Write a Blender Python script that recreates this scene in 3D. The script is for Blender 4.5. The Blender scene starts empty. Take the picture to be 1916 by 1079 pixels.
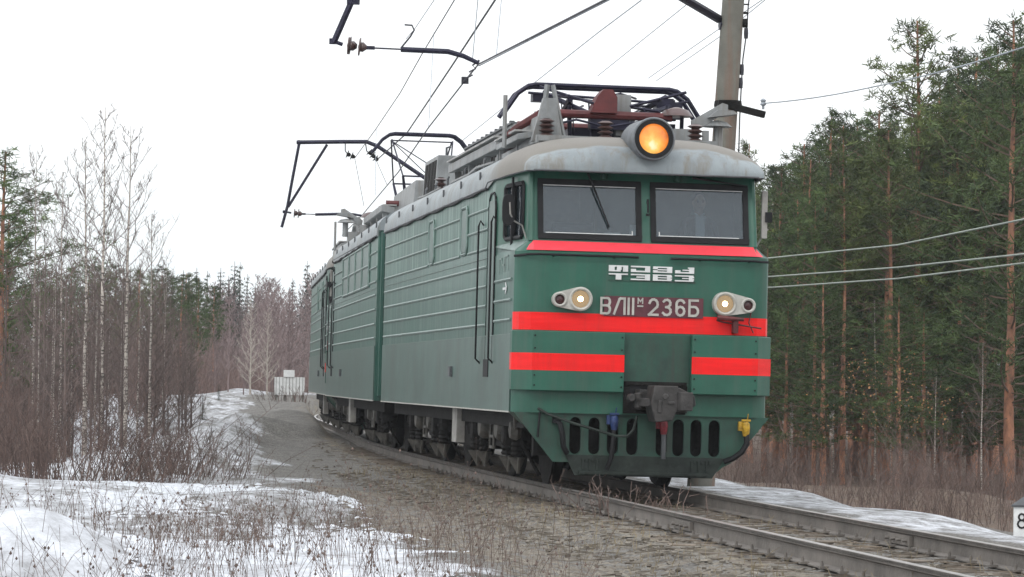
import bpy, math, random
import numpy as np
from mathutils import Vector, Matrix
from mathutils.geometry import tessellate_polygon
S = bpy.context.scene
COL = S.collection
R = math.radians
# ------------------------------------------------------------ camera
W, H = 1916, 1079
FPX = 5827.9
CAM = np.array([-7.0405, -36.5494, 1.2936]); YAW, PIT, ROLL = .148, .0296, .0128
FW = np.array([math.sin(YAW)*math.cos(PIT), math.cos(YAW)*math.cos(PIT), math.sin(PIT)])
_r = np.cross(FW, [0, 0, 1]); _r /= np.linalg.norm(_r); _u = np.cross(_r, FW)
RX = _r*math.cos(ROLL)+_u*math.sin(ROLL); UX = -_r*math.sin(ROLL)+_u*math.cos(ROLL)
cd = bpy.data.cameras.new('camera'); cam = bpy.data.objects.new('camera', cd); COL.objects.link(cam)
cam.matrix_world = Matrix(((RX[0], UX[0], -FW[0], CAM[0]), (RX[1], UX[1], -FW[1], CAM[1]), (RX[2], UX[2], -FW[2], CAM[2]), (0, 0, 0, 1)))
cd.sensor_fit = 'HORIZONTAL'; cd.sensor_width = 36; cd.lens = FPX/W*36; cd.clip_start = .1; cd.clip_end = 6000
S.camera = cam
# ------------------------------------------------------------ world: overcast sky
SUN_EL, SUN_AZ = 42, 215
w = bpy.data.worlds.new("World"); S.world = w; w.use_nodes = True
nt = w.node_tree; nt.nodes.clear(); N = nt.nodes.new; K = nt.links.new
out = N('ShaderNodeOutputWorld'); bg = N('ShaderNodeBackground'); bg.inputs['Strength'].default_value = .1
sky = N('ShaderNodeTexSky'); sky.sky_type = 'NISHITA'; sky.sun_disc = False; sky.sun_elevation = R(SUN_EL); sky.sun_rotation = R(SUN_AZ)
geo = N('ShaderNodeTexCoord'); sep = N('ShaderNodeSeparateXYZ'); K(geo.outputs['Generated'], sep.inputs[0])
ramp = N('ShaderNodeValToRGB'); e = ramp.color_ramp.elements       # overcast: brighter to the zenith
e[0].position = 0; e[0].color = (.50, .535, .56, 1); e[1].position = 1; e[1].color = (.92, .95, 1, 1)
m = ramp.color_ramp.elements.new(.08); m.color = (.60, .61, .615, 1)
K(sep.outputs['Z'], ramp.inputs[0])
ns = N('ShaderNodeTexNoise'); ns.inputs['Scale'].default_value = 2.2; ns.inputs['Detail'].default_value = 4
mp = N('ShaderNodeMapping'); mp.inputs['Scale'].default_value = (1, 1, 3.5); K(geo.outputs['Generated'], mp.inputs[0]); K(mp.outputs[0], ns.inputs[0])
mr = N('ShaderNodeMapRange'); mr.inputs['To Min'].default_value = 19.5; mr.inputs['To Max'].default_value = 22; K(ns.outputs['Fac'], mr.inputs[0])
vm = N('ShaderNodeVectorMath'); vm.operation = 'SCALE'; K(ramp.outputs[0], vm.inputs[0]); K(mr.outputs[0], vm.inputs['Scale'])
mx = N('ShaderNodeMix'); mx.data_type = 'RGBA'; mx.inputs[0].default_value = .93
K(sky.outputs[0], mx.inputs[6]); K(vm.outputs[0], mx.inputs[7]); K(mx.outputs[2], bg.inputs[0]); K(bg.outputs[0], out.inputs[0])
sl = bpy.data.lights.new('sun', 'SUN'); sl.energy = .8; sl.angle = R(18); sl.color = (1, .96, .9)
so = bpy.data.objects.new('sun', sl); COL.objects.link(so)
# sun behind and left of the camera: direction towards the sun
sd = Vector((math.sin(R(SUN_AZ))*math.cos(R(SUN_EL)), math.cos(R(SUN_AZ))*math.cos(R(SUN_EL)), math.sin(R(SUN_EL))))
so.rotation_euler = sd.to_track_quat('Z', 'Y').to_euler()
S.view_settings.view_transform = 'Standard'; S.view_settings.look = 'None'; S.view_settings.exposure = 0; S.view_settings.gamma = 1
S.render.engine = 'CYCLES'
S.cycles.max_bounces = 8; S.cycles.volume_bounces = 0; S.cycles.transparent_max_bounces = 12
S.cycles.diffuse_bounces = 3; S.cycles.glossy_bounces = 3; S.cycles.caustics_reflective = False; S.cycles.caustics_refractive = False

# ------------------------------------------------------------ track path
SS = np.arange(-60, 140, .5)
_k = np.interp(SS, [-60, -30, 0, 16, 31, 35, 55, 70, 140], np.array([.3, .07, 0, 1.8, 3.5, -.5, -.5, 6, 6])*1e-3)
HD = np.cumsum(_k)*.5; HD -= np.interp(0, SS, HD)
PX = np.cumsum(np.sin(HD))*.5; PY = np.cumsum(np.cos(HD))*.5
PX -= np.interp(0, SS, PX); PY -= np.interp(0, SS, PY)
CANT = .013; LEN = 15.35; GAP = 1.05
def arc(s, off, z):
    a = np.interp(s, SS, HD); o = off*math.cos(CANT)+z*math.sin(CANT); h = -(off+.8)*math.sin(CANT)+z*math.cos(CANT)
    return np.array([np.interp(s, SS, PX)+o*math.cos(a), np.interp(s, SS, PY)-o*math.sin(a), h])
def frame(k):
    sc = LEN/2+k*(LEN+GAP); A = arc(sc-4.2, 0, 0); B = arc(sc+4.2, 0, 0); c = (A+B)/2; c[2] = 0
    t = B-A; t[2] = 0; t /= np.linalg.norm(t); n = np.array([t[1], -t[0], 0])
    X = n*math.cos(CANT)-np.array([0, 0, math.sin(CANT)]); Z = n*math.sin(CANT)+np.array([0, 0, math.cos(CANT)])
    return c-t*LEN/2-np.array([0, 0, .8*math.sin(CANT)]), X, t, Z
def at(U, V, D):                      # the point at depth D metres seen in photograph column U, row V
    return CAM+(FW+RX*(U-W/2)/FPX-UX*(V-H/2)/FPX)*D
def track_so(x, y):                   # track coordinates (along, offset)
    s = np.interp(y, PY, SS); a = np.interp(s, SS, HD)
    return s, (x-np.interp(s, SS, PX))*np.cos(a)-(y-np.interp(s, SS, PY))*np.sin(a)

# ------------------------------------------------------------ terrain height
CP = [at(*q) for q in [(240, 836, 50), (312, 829, 55), (346, 807, 60), (409, 795, 66), (471, 779, 75), (540, 763, 84), (591, 751, 91), (634, 789, 79), (600, 778, 84),
      (480, 880, 48), (300, 950, 38), (0, 880, 45), (-150, 900, 42), (120, 1000, 27), (400, 1040, 27), (-200, 980, 30)]]
CP = [tuple(p) for p in CP]
def gp(U, D, z): p = at(U, 712, D); return (p[0], p[1], z)
CP += [gp(100, 60, -.75), (gp(250, 66, -.9)), gp(300, 75, -1.0), gp(400, 85, -1.0), gp(480, 100, -.9), gp(-100, 60, -1.), gp(0, 90, -1.5), gp(300, 120, -1.6), gp(500, 130, -1.2), gp(560, 115, -.3), gp(600, 140, -.8),
       gp(200, 200, -1.6), gp(500, 200, -1.2), gp(0, 160, -2), gp(-300, 120, -2), gp(-600, 60, -1)]
def sp(s, o, z): p = arc(s, o, 0); return (p[0], p[1], z)
for s in range(-55, 100, 7):
    rise = .35*math.exp(-((s-48)/14)**2)
    CP += [sp(s, 2.6, -.25), sp(s, 3.5, -.27), sp(s, 5.5, -.8), sp(s, 9, -1.2), sp(s, 16, -1.5), sp(s, 30, -1.7), sp(s, 60, -1.8)]
    if s < 22: CP += [sp(s, -2.6, -.3), sp(s, -4.5, -.25), sp(s, -7, -.3)]
    elif s < 40: CP += [sp(s, -2.6, -.24)]
    else:
        zz = float(np.interp(s, [40, 50, 58, 70, 100], [.05, .42, .66, .72, .6])); CP += [sp(s, -2.8, zz), sp(s, -4.6, zz+.02), sp(s, -6.3, zz-.1)]
for s in range(-60, 22, 8): CP += [sp(s, -14, -.4), sp(s, -25, -.9), sp(s, -50, -1.4)]
CPA = np.array(CP)
def sm(a, b, x): t = np.clip((x-a)/(b-a), 0, 1); return t*t*(3-2*t)
rngT = np.random.RandomState(3)
WV = [(rngT.uniform(-1, 1, 2)*f, rngT.uniform(0, 6.28), a) for f, a in [(.35, .05), (.5, .05), (.9, .035), (1.3, .03), (2.2, .018), (3.1, .014), (4.5, .009), (6, .007), (8, .006)] for _ in (0, 1)]
def terrain(x, y):
    x = np.atleast_1d(np.asarray(x, float)); y = np.atleast_1d(np.asarray(y, float)); z = np.zeros_like(x)
    for i in range(0, len(x), 20000):
        X = x[i:i+20000, None]; Y = y[i:i+20000, None]
        wgt = 1/(((X-CPA[:, 0])**2+(.55*(Y-CPA[:, 1]))**2)+.35)**1.8
        z[i:i+20000] = (wgt*CPA[:, 2]).sum(1)/wgt.sum(1)
    b = sum(a*np.sin(v[0]*x+v[1]*y+p) for v, p, a in WV)
    s, o = track_so(x, y); bump = sm(1.9, 4, np.abs(o)); z = z+b*bump*(1.1-.75*(o > 0)*(o < 8))
    p = at(115, 950, 23); z = z+.46*np.exp(-(((x-p[0]+.25)/.8)**2+((y-p[1])/1.7)**2))
    far = np.exp(-(((s-48)/22)**2))
    cor = -(o+.8)*math.sin(CANT)-.2+.02*np.sin(x*7)*np.sin(y*5)+.012*np.sin(y*13+x*3)
    w2 = 1.35-.3*sm(34, 42, s)*(o < 0); k = sm(w2, w2+.95-.5*sm(34, 42, s), np.abs(o)); z = cor*(1-k)+z*k
    r = np.hypot(x, y-40); k = sm(220, 500, r); z = z*(1-k)-1.5*k
    return z
def tz(x, y): return float(terrain([x], [y])[0])
def ground_at(U, D): p = at(U, 712, D); return Vector((p[0], p[1], tz(p[0], p[1])))

# ------------------------------------------------------------ materials
def mat(name, base, *A_, **K_): return mat_(name, base, *A_, **K_)
def mat_(name, base, rough=.6, metal=0, var=.25, scale=3., dark=None, bump=.0, bscale=30., spec=.5, streak=None, objrand=0, coat=0, rp=(.33, .67), vec='Object', stretch=(1, 1, 1)):
    m = bpy.data.materials.new(name); m.use_nodes = True; t = m.node_tree; b = t.nodes['Principled BSDF']; n = t.nodes.new; l = t.links.new
    b.inputs['Roughness'].default_value = rough; b.inputs['Metallic'].default_value = metal; b.inputs['Specular IOR Level'].default_value = spec
    if coat: b.inputs['Coat Weight'].default_value = coat; b.inputs['Coat Roughness'].default_value = .25
    tc = n('ShaderNodeTexCoord'); mpn = n('ShaderNodeMapping'); mpn.inputs['Scale'].default_value = stretch; l(tc.outputs[vec], mpn.inputs[0])
    no = n('ShaderNodeTexNoise'); no.inputs['Scale'].default_value = scale; no.inputs['Detail'].default_value = 6; no.inputs['Roughness'].default_value = .62; l(mpn.outputs[0], no.inputs[0])
    cr = n('ShaderNodeValToRGB'); c0 = dark if dark else tuple(c*(1-var) for c in base); c1 = tuple(min(1, c*(1+var)) for c in base) if not dark else base
    cr.color_ramp.elements[0].position = rp[0]; cr.color_ramp.elements[1].position = rp[1]
    cr.color_ramp.elements[0].color = (*c0, 1); cr.color_ramp.elements[1].color = (*c1, 1); l(no.outputs['Fac'], cr.inputs[0])
    col = cr.outputs[0]
    if streak:                        # vertical rain and dust streaks: (colour, amount, horizontal scale)
        sc, amt, hs = streak
        m2 = n('ShaderNodeMapping'); m2.inputs['Scale'].default_value = (hs, hs, .35); l(tc.outputs[vec], m2.inputs[0])
        n2 = n('ShaderNodeTexNoise'); n2.inputs['Scale'].default_value = 1; n2.inputs['Detail'].default_value = 5; n2.inputs['Roughness'].default_value = .7; l(m2.outputs[0], n2.inputs[0])
        r2 = n('ShaderNodeMapRange'); r2.inputs['From Min'].default_value = .48; r2.inputs['From Max'].default_value = .7; r2.inputs['To Max'].default_value = amt; l(n2.outputs['Fac'], r2.inputs[0])
        mi = n('ShaderNodeMix'); mi.data_type = 'RGBA'; l(r2.outputs[0], mi.inputs[0]); l(col, mi.inputs[6]); mi.inputs[7].default_value = (*sc, 1); col = mi.outputs[2]
    if objrand:
        oi = n('ShaderNodeObjectInfo'); hv = n('ShaderNodeHueSaturation'); r3 = n('ShaderNodeMapRange'); r3.inputs['To Min'].default_value = 1-objrand; r3.inputs['To Max'].default_value = 1+objrand
        l(oi.outputs['Random'], r3.inputs[0]); l(r3.outputs[0], hv.inputs['Value']); l(col, hv.inputs['Color']); col = hv.outputs[0]
    l(col, b.inputs['Base Color'])
    if bump:
        nb = n('ShaderNodeTexNoise'); nb.inputs['Scale'].default_value = bscale; nb.inputs['Detail'].default_value = 5; l(mpn.outputs[0], nb.inputs[0])
        bp = n('ShaderNodeBump'); bp.inputs['Strength'].default_value = bump; bp.inputs['Distance'].default_value = .02; l(nb.outputs['Fac'], bp.inputs['Height']); l(bp.outputs[0], b.inputs['Normal'])
    return m
def emis(name, col, st):
    m = bpy.data.materials.new(name); m.use_nodes = True; b = m.node_tree.nodes['Principled BSDF']
    b.inputs['Base Color'].default_value = (*col, 1); b.inputs['Emission Color'].default_value = (*col, 1); b.inputs['Emission Strength'].default_value = st
    return m
M = {}
M['green'] = mat('green_paint', (.014, .096, .062), .4, var=.2, scale=1.6, bump=.3, bscale=2.2, streak=((.055, .10, .075), .55, 6))
M['greens'] = mat('green_side_paint', (.022, .088, .066), .38, var=.14, scale=1.1, bump=.15, bscale=3, streak=((.17, .24, .215), .5, 5))
M['greenu'] = mat('green_upper_side_paint', (.020, .088, .064), .38, var=.14, scale=1.1, bump=.15, bscale=3, streak=((.22, .34, .29), .9, 7))
M['greenl'] = mat('green_skirt_paint', (.066, .12, .103), .36, var=.18, scale=1.3, bump=.3, bscale=1.6, streak=((.06, .075, .06), .5, 3))
M['rib'] = mat('rib_paint', (.15, .215, .19), .4, var=.25, scale=6)
M['pilotg'] = mat('pilot_green_paint', (.018, .085, .055), .5, scale=3, dark=(.014, .04, .03), bump=.15, bscale=8, streak=((.04, .04, .032), .8, 5))
M['red'] = mat('red_stripe_paint', (.88, .008, .008), .42, var=.07, scale=5, bump=.2, bscale=4, spec=.3, stretch=(.3, 1, 3), streak=((.6, .02, .015), .4, 5))
M['redl'] = mat('faded_red_paint', (.82, .05, .07), .42, var=.1, scale=5)
M['roof'] = mat('grey_roof_paint', (.33, .33, .32), .55, var=.2, scale=2.2, bump=.25, bscale=4, streak=((.19, .165, .13), .7, 6))
def roofmat():
    m = mat('weathered_roof_paint', (.235, .265, .275), .5, var=.2, scale=2.2, bump=.22, bscale=4, streak=((.17, .14, .10), .75, 7)); t = m.node_tree; n = t.nodes.new; l = t.links.new; b = t.nodes['Principled BSDF']
    src = b.inputs['Base Color'].links[0].from_socket; tc = n('ShaderNodeTexCoord'); sp_ = n('ShaderNodeSeparateXYZ'); l(tc.outputs['Object'], sp_.inputs[0])
    no = n('ShaderNodeTexNoise'); no.inputs['Scale'].default_value = 2.2; no.inputs['Detail'].default_value = 6; l(tc.outputs['Object'], no.inputs[0])
    a = n('ShaderNodeMath'); a.operation = 'MULTIPLY_ADD'; a.inputs[1].default_value = .3; l(no.outputs['Fac'], a.inputs[0]); l(sp_.outputs['Y'], a.inputs[2])
    r_ = n('ShaderNodeMapRange'); r_.inputs['From Min'].default_value = .36; r_.inputs['From Max'].default_value = .40; l(a.outputs[0], r_.inputs[0])
    r5 = n('ShaderNodeMapRange'); r5.inputs['From Min'].default_value = 1.7; r5.inputs['From Max'].default_value = 2.8; r5.inputs['To Min'].default_value = 1; r5.inputs['To Max'].default_value = 0; l(sp_.outputs['Y'], r5.inputs[0])
    mu = n('ShaderNodeMath'); mu.operation = 'MULTIPLY'; l(r_.outputs[0], mu.inputs[0]); l(r5.outputs[0], mu.inputs[1])
    mi = n('ShaderNodeMix'); mi.data_type = 'RGBA'; l(mu.outputs[0], mi.inputs[0]); l(src, mi.inputs[6]); mi.inputs[7].default_value = (.165, .15, .125, 1); l(mi.outputs[2], b.inputs['Base Color']); return m
M['roofx'] = roofmat()
M['visor'] = mat('grey_roof_paint', (.24, .26, .27), .5, var=.18, scale=2.2, bump=.2, bscale=4, streak=((.17, .13, .09), .8, 9))
M['roofb'] = mat('roof_equipment_paint', (.23, .24, .24), .5, var=.25, scale=3, streak=((.14, .11, .08), .6, 8))
M['hood'] = mat('headlamp_hood_paint', (.13, .14, .15), .5, var=.3, scale=5)
M['dgrey'] = mat('dark_grey_paint', (.075, .08, .085), .5, var=.3, scale=4)
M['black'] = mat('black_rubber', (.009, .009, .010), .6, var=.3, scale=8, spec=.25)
M['grime'] = mat('grimy_underframe', (.012, .011, .010), .75, var=.5, scale=4, bump=.5, bscale=20, spec=.15)
M['grime2'] = mat('worn_brackets', (.085, .08, .07), .7, var=.5, scale=6, bump=.4, bscale=20)
M['pale'] = mat('pale_grey_box', (.28, .27, .25), .65, var=.3, scale=5)
M['steel'] = mat('coupler_steel', (.045, .042, .04), .55, metal=.3, var=.45, scale=7, bump=.4, bscale=18)
M['copper'] = mat('dark_blue_black_metal', (.013, .012, .03), .45, metal=.4, var=.4, scale=6)
M['rust'] = mat('red_oxide_paint', (.10, .016, .016), .55, var=.4, scale=4)
M['insul'] = mat('brown_porcelain', (.085, .05, .045), .3, var=.3, scale=4)
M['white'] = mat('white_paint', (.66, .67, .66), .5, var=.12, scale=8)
M['plate'] = mat('maroon_plate', (.10, .022, .032), .5, var=.3, scale=6)
M['lampring'] = mat('lamp_housing_paint', (.42, .41, .37), .5, var=.2, scale=9)
M['reflect'] = mat('lamp_reflector', (.5, .35, .2), .2, metal=.9, var=.1)
M['tail'] = mat('dark_red_lens', (.06, .02, .02), .15, var=.2)
M['bulb'] = emis('lamp_bulb', (1, .68, .36), 14)
M['bluep'] = mat('blue_tap_paint', (.015, .035, .12), .5, var=.4, scale=20); M['redp'] = mat('red_tap_paint', (.19, .012, .02), .5, var=.4, scale=20); M['yellowp'] = mat('yellow_tap_paint', (.42, .25, .015), .5, var=.4, scale=20)
M['plow'] = mat('grimy_plow_plate', (.022, .03, .025), .6, var=.4, scale=5, bump=.4, bscale=14, spec=.3)
M['cabin'] = mat('cab_lining', (.17, .20, .21), .7, var=.15, scale=2)
M['concrete'] = mat('aged_concrete', (.165, .16, .135), .85, var=.28, scale=1.2, bump=.3, bscale=20, streak=((.2, .10, .065), .7, 5))
M['railside'] = mat('rail_side_rust', (.15, .135, .12), .75, var=.3, scale=2, bump=.4, bscale=25)
M['railtop'] = mat('worn_rail_head', (.30, .28, .26), .35, metal=.6, var=.2, scale=4)
M['sleeper'] = mat('weathered_timber', (.17, .14, .11), .9, var=.4, scale=3, bump=.9, bscale=14, objrand=.25, stretch=(1, 6, 6))
M['chips'] = mat('timber_chips', (.25, .225, .185), .9, dark=(.07, .055, .042), scale=6, vec='Object')
M['oakleaf'] = mat('withered_leaf', (.42, .22, .08), .8, dark=(.2, .1, .05), scale=4)
M['ice'] = mat('old_ice', (.55, .57, .6), .6, var=.2, scale=5)
M['wire'] = mat('wire_metal', (.035, .035, .045), .5, metal=.3); M['wirel'] = mat('pale_wire', (.30, .33, .36), .5)
M['wireg'] = mat('telegraph_wire', (.28, .31, .27), .6)
M['skin'] = mat('skin', (.5, .3, .23), .6, var=.08); M['shirt'] = mat('pale_shirt', (.62, .66, .7), .8, var=.1); M['jacket'] = mat('dark_jacket', (.025, .03, .045), .8, var=.2); M['hair'] = mat('dark_hair', (.03, .02, .015), .7)
def bark(name, c, d, sx=5, z=1.5, rnd=.2, rp=(.33, .67)):
    m = mat(name, c, .9, dark=d, rp=rp, scale=sx, bump=.8, bscale=12, objrand=rnd, stretch=(1, 1, z)); return m
M['pinebark'] = bark('pine_bark', (.46, .215, .125), (.13, .075, .055), 6, .5, .3)
M['birchbark'] = bark('birch_bark', (.56, .50, .44), (.07, .055, .05), 3.2, 5, .2, (.40, .52))
M['limb'] = mat('pine_limb_bark', (.14, .095, .07), .9, var=.3, scale=2)
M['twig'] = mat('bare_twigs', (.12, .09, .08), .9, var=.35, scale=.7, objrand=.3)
M['twig_hazed'] = mat('haze_paled_far_twigs', (.235, .178, .172), .9, var=.3, scale=.7, objrand=.25)  # haze over the far wood is put into this paler twig colour
M['twigb'] = mat('middle_distance_twigs', (.215, .15, .132), .9, var=.35, scale=.4)  # lightened so the colour itself carries the haze of the middle distance
M['twigw'] = mat('pale_aspen_bark', (.42, .38, .33), .9, var=.2, scale=2)
M['brushm'] = mat('red_brown_brush', (.165, .108, .09), .9, dark=(.05, .038, .034), scale=1.6)
M['brushr'] = mat('russet_brush', (.22, .155, .13), .9, dark=(.06, .045, .04), scale=2.2)
M['weed'] = mat('dry_weed_stems', (.12, .085, .07), .9, var=.5, scale=3)
M['straw'] = mat('straw_grass', (.24, .195, .12), .9, var=.35, scale=2)
def leafmat(name, c, d, rnd=.3):
    m = mat(name, c, .7, dark=d, scale=1.1, objrand=rnd, spec=.25); return m
M['needle'] = leafmat('pine_needles', (.115, .17, .052), (.02, .036, .016))
M['needle2'] = leafmat('olive_pine_needles', (.145, .18, .052), (.026, .04, .016))
M['spruce'] = leafmat('spruce_needles', (.06, .085, .052), (.03, .045, .032))

def glassmat():
    m = bpy.data.materials.new('dusty_window_glass'); m.use_nodes = True; t = m.node_tree; t.nodes.clear(); n = t.nodes.new; l = t.links.new
    o = n('ShaderNodeOutputMaterial'); tr = n('ShaderNodeBsdfTransparent'); tr.inputs[0].default_value = (.78, .85, .88, 1)
    gl = n('ShaderNodeBsdfGlossy'); gl.inputs['Roughness'].default_value = .04; gl.inputs[0].default_value = (.95, .97, 1, 1)
    df = n('ShaderNodeBsdfDiffuse'); df.inputs[0].default_value = (.065, .09, .105, 1)
    fr = n('ShaderNodeFresnel'); fr.inputs[0].default_value = 1.52
    ma = n('ShaderNodeMath'); ma.operation = 'MULTIPLY_ADD'; ma.inputs[1].default_value = 1.0; ma.inputs[2].default_value = .01; l(fr.outputs[0], ma.inputs[0])
    no = n('ShaderNodeTexNoise'); no.inputs['Scale'].default_value = 2.5; no.inputs['Detail'].default_value = 5; tc = n('ShaderNodeTexCoord'); l(tc.outputs['Object'], no.inputs[0])
    mr = n('ShaderNodeMapRange'); mr.inputs['To Min'].default_value = .05; mr.inputs['To Max'].default_value = .42; l(no.outputs['Fac'], mr.inputs[0])
    a = n('ShaderNodeMixShader'); b = n('ShaderNodeMixShader'); l(mr.outputs[0], a.inputs[0]); l(tr.outputs[0], a.inputs[1]); l(df.outputs[0], a.inputs[2])
    l(ma.outputs[0], b.inputs[0]); l(a.outputs[0], b.inputs[1]); l(gl.outputs[0], b.inputs[2]); l(b.outputs[0], o.inputs[0]); return m
M['glass'] = glassmat()
def headglass():
    m = bpy.data.materials.new('lit_headlamp_glass'); m.use_nodes = True; t = m.node_tree; b = t.nodes['Principled BSDF']; n = t.nodes.new; l = t.links.new
    tc = n('ShaderNodeTexCoord'); mp = n('ShaderNodeMapping'); mp.inputs['Location'].default_value = (.02, 0, .07); l(tc.outputs['Object'], mp.inputs[0])
    ln = n('ShaderNodeVectorMath'); ln.operation = 'LENGTH'; sc = n('ShaderNodeVectorMath'); sc.operation = 'MULTIPLY'; sc.inputs[1].default_value = (1, 0, .8); l(mp.outputs[0], sc.inputs[0]); l(sc.outputs[0], ln.inputs[0])
    no = n('ShaderNodeTexNoise'); no.inputs['Scale'].default_value = 9; no.inputs['Detail'].default_value = 3; l(tc.outputs['Object'], no.inputs[0])
    ad = n('ShaderNodeMath'); ad.operation = 'MULTIPLY_ADD'; ad.inputs[1].default_value = .16; l(no.outputs['Fac'], ad.inputs[0]); l(ln.outputs['Value'], ad.inputs[2])
    cr = n('ShaderNodeValToRGB'); e = cr.color_ramp.elements; e[0].position = .085; e[0].color = (1, .95, .6, 1); e[1].position = .33; e[1].color = (.5, .1, .015, 1)
    x = e.new(.13); x.color = (1, .66, .16, 1); x = e.new(.19); x.color = (1, .4, .06, 1); x = e.new(.26); x.color = (.9, .24, .03, 1); l(ad.outputs[0], cr.inputs[0])
    l(cr.outputs[0], b.inputs['Emission Color']); b.inputs['Emission Strength'].default_value = 1.0; b.inputs['Base Color'].default_value = (.1, .05, .02, 1); b.inputs['Roughness'].default_value = .15
    return m
M['hglass'] = headglass()

def groundmat():
    m = bpy.data.materials.new('thawing_ground'); m.use_nodes = True; t = m.node_tree; b = t.nodes['Principled BSDF']; n = t.nodes.new; l = t.links.new
    tc = n('ShaderNodeTexCoord'); at_ = n('ShaderNodeAttribute'); at_.attribute_name = 'cover'; sp_ = n('ShaderNodeSeparateColor'); l(at_.outputs['Color'], sp_.inputs[0])
    def noise(s, d=6, r=.65, st=None):
        x = n('ShaderNodeTexNoise'); x.inputs['Scale'].default_value = s; x.inputs['Detail'].default_value = d; x.inputs['Roughness'].default_value = r
        if st: q = n('ShaderNodeMapping'); q.inputs['Scale'].default_value = st; l(tc.outputs['Object'], q.inputs[0]); l(q.outputs[0], x.inputs[0])
        else: l(tc.outputs['Object'], x.inputs[0])
        return x.outputs['Fac']
    def ramp(f, a, b_, pa=.35, pb=.65):
        c = n('ShaderNodeValToRGB'); c.color_ramp.elements[0].position = pa; c.color_ramp.elements[1].position = pb; c.color_ramp.elements[0].color = (*a, 1); c.color_ramp.elements[1].color = (*b_, 1); l(f, c.inputs[0]); return c.outputs[0]
    def mix(f, a, b_):
        x = n('ShaderNodeMix'); x.data_type = 'RGBA'
        (l(f, x.inputs[0]) if not isinstance(f, float) else setattr(x.inputs[0], 'default_value', f)); l(a, x.inputs[6]); l(b_, x.inputs[7]); return x.outputs[2]
    def add(a, k, c):                 # a*k + c
        x = n('ShaderNodeMath'); x.operation = 'MULTIPLY_ADD'; l(a, x.inputs[0]); x.inputs[1].default_value = k
        (l(c, x.inputs[2]) if not isinstance(c, float) else setattr(x.inputs[2], 'default_value', c)); return x.outputs[0]
    grav = mix(noise(55, 3), ramp(noise(3.5, 8, .75), (.06, .055, .048), (.24, .225, .20), .36, .66), ramp(noise(28, 4), (.06, .054, .046), (.40, .385, .36), .42, .72))
    straw = ramp(noise(14, 5, .7, (1, .4, 1)), (.14, .105, .06), (.36, .29, .17))
    leaf = ramp(noise(9, 6, .75), (.055, .04, .03), (.20, .14, .10))
    snow = ramp(noise(1.3, 10, .8, (1, .6, 1)), (.30, .30, .305), (.74, .76, .80), .36, .60)
    f1 = add(noise(3.2, 6, .75), 1.6, add(sp_.outputs['Green'], 1.4, -1.45))
    f3 = add(noise(2.1, 5, .7), 1.2, add(sp_.outputs['Blue'], 1.6, -1.1))
    fs = add(noise(3.2, 9, .8, (1, .5, 1)), 5.0, add(sp_.outputs['Red'], 3.4, -4.35))
    def cl(x, sub=0.): q = n('ShaderNodeClamp'); l(x, q.inputs[0]); return q.outputs[0]
    c = mix(cl(f1), grav, straw); c = mix(cl(f3), c, leaf); c = mix(cl(fs), c, snow)
    l(c, b.inputs['Base Color']); b.inputs['Roughness'].default_value = .85; b.inputs['Specular IOR Level'].default_value = .3
    bp = n('ShaderNodeBump'); bp.inputs['Strength'].default_value = .7; bp.inputs['Distance'].default_value = .06; l(noise(9, 8, .75), bp.inputs['Height']); l(bp.outputs[0], b.inputs['Normal'])
    return m
M['ground'] = groundmat()

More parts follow.
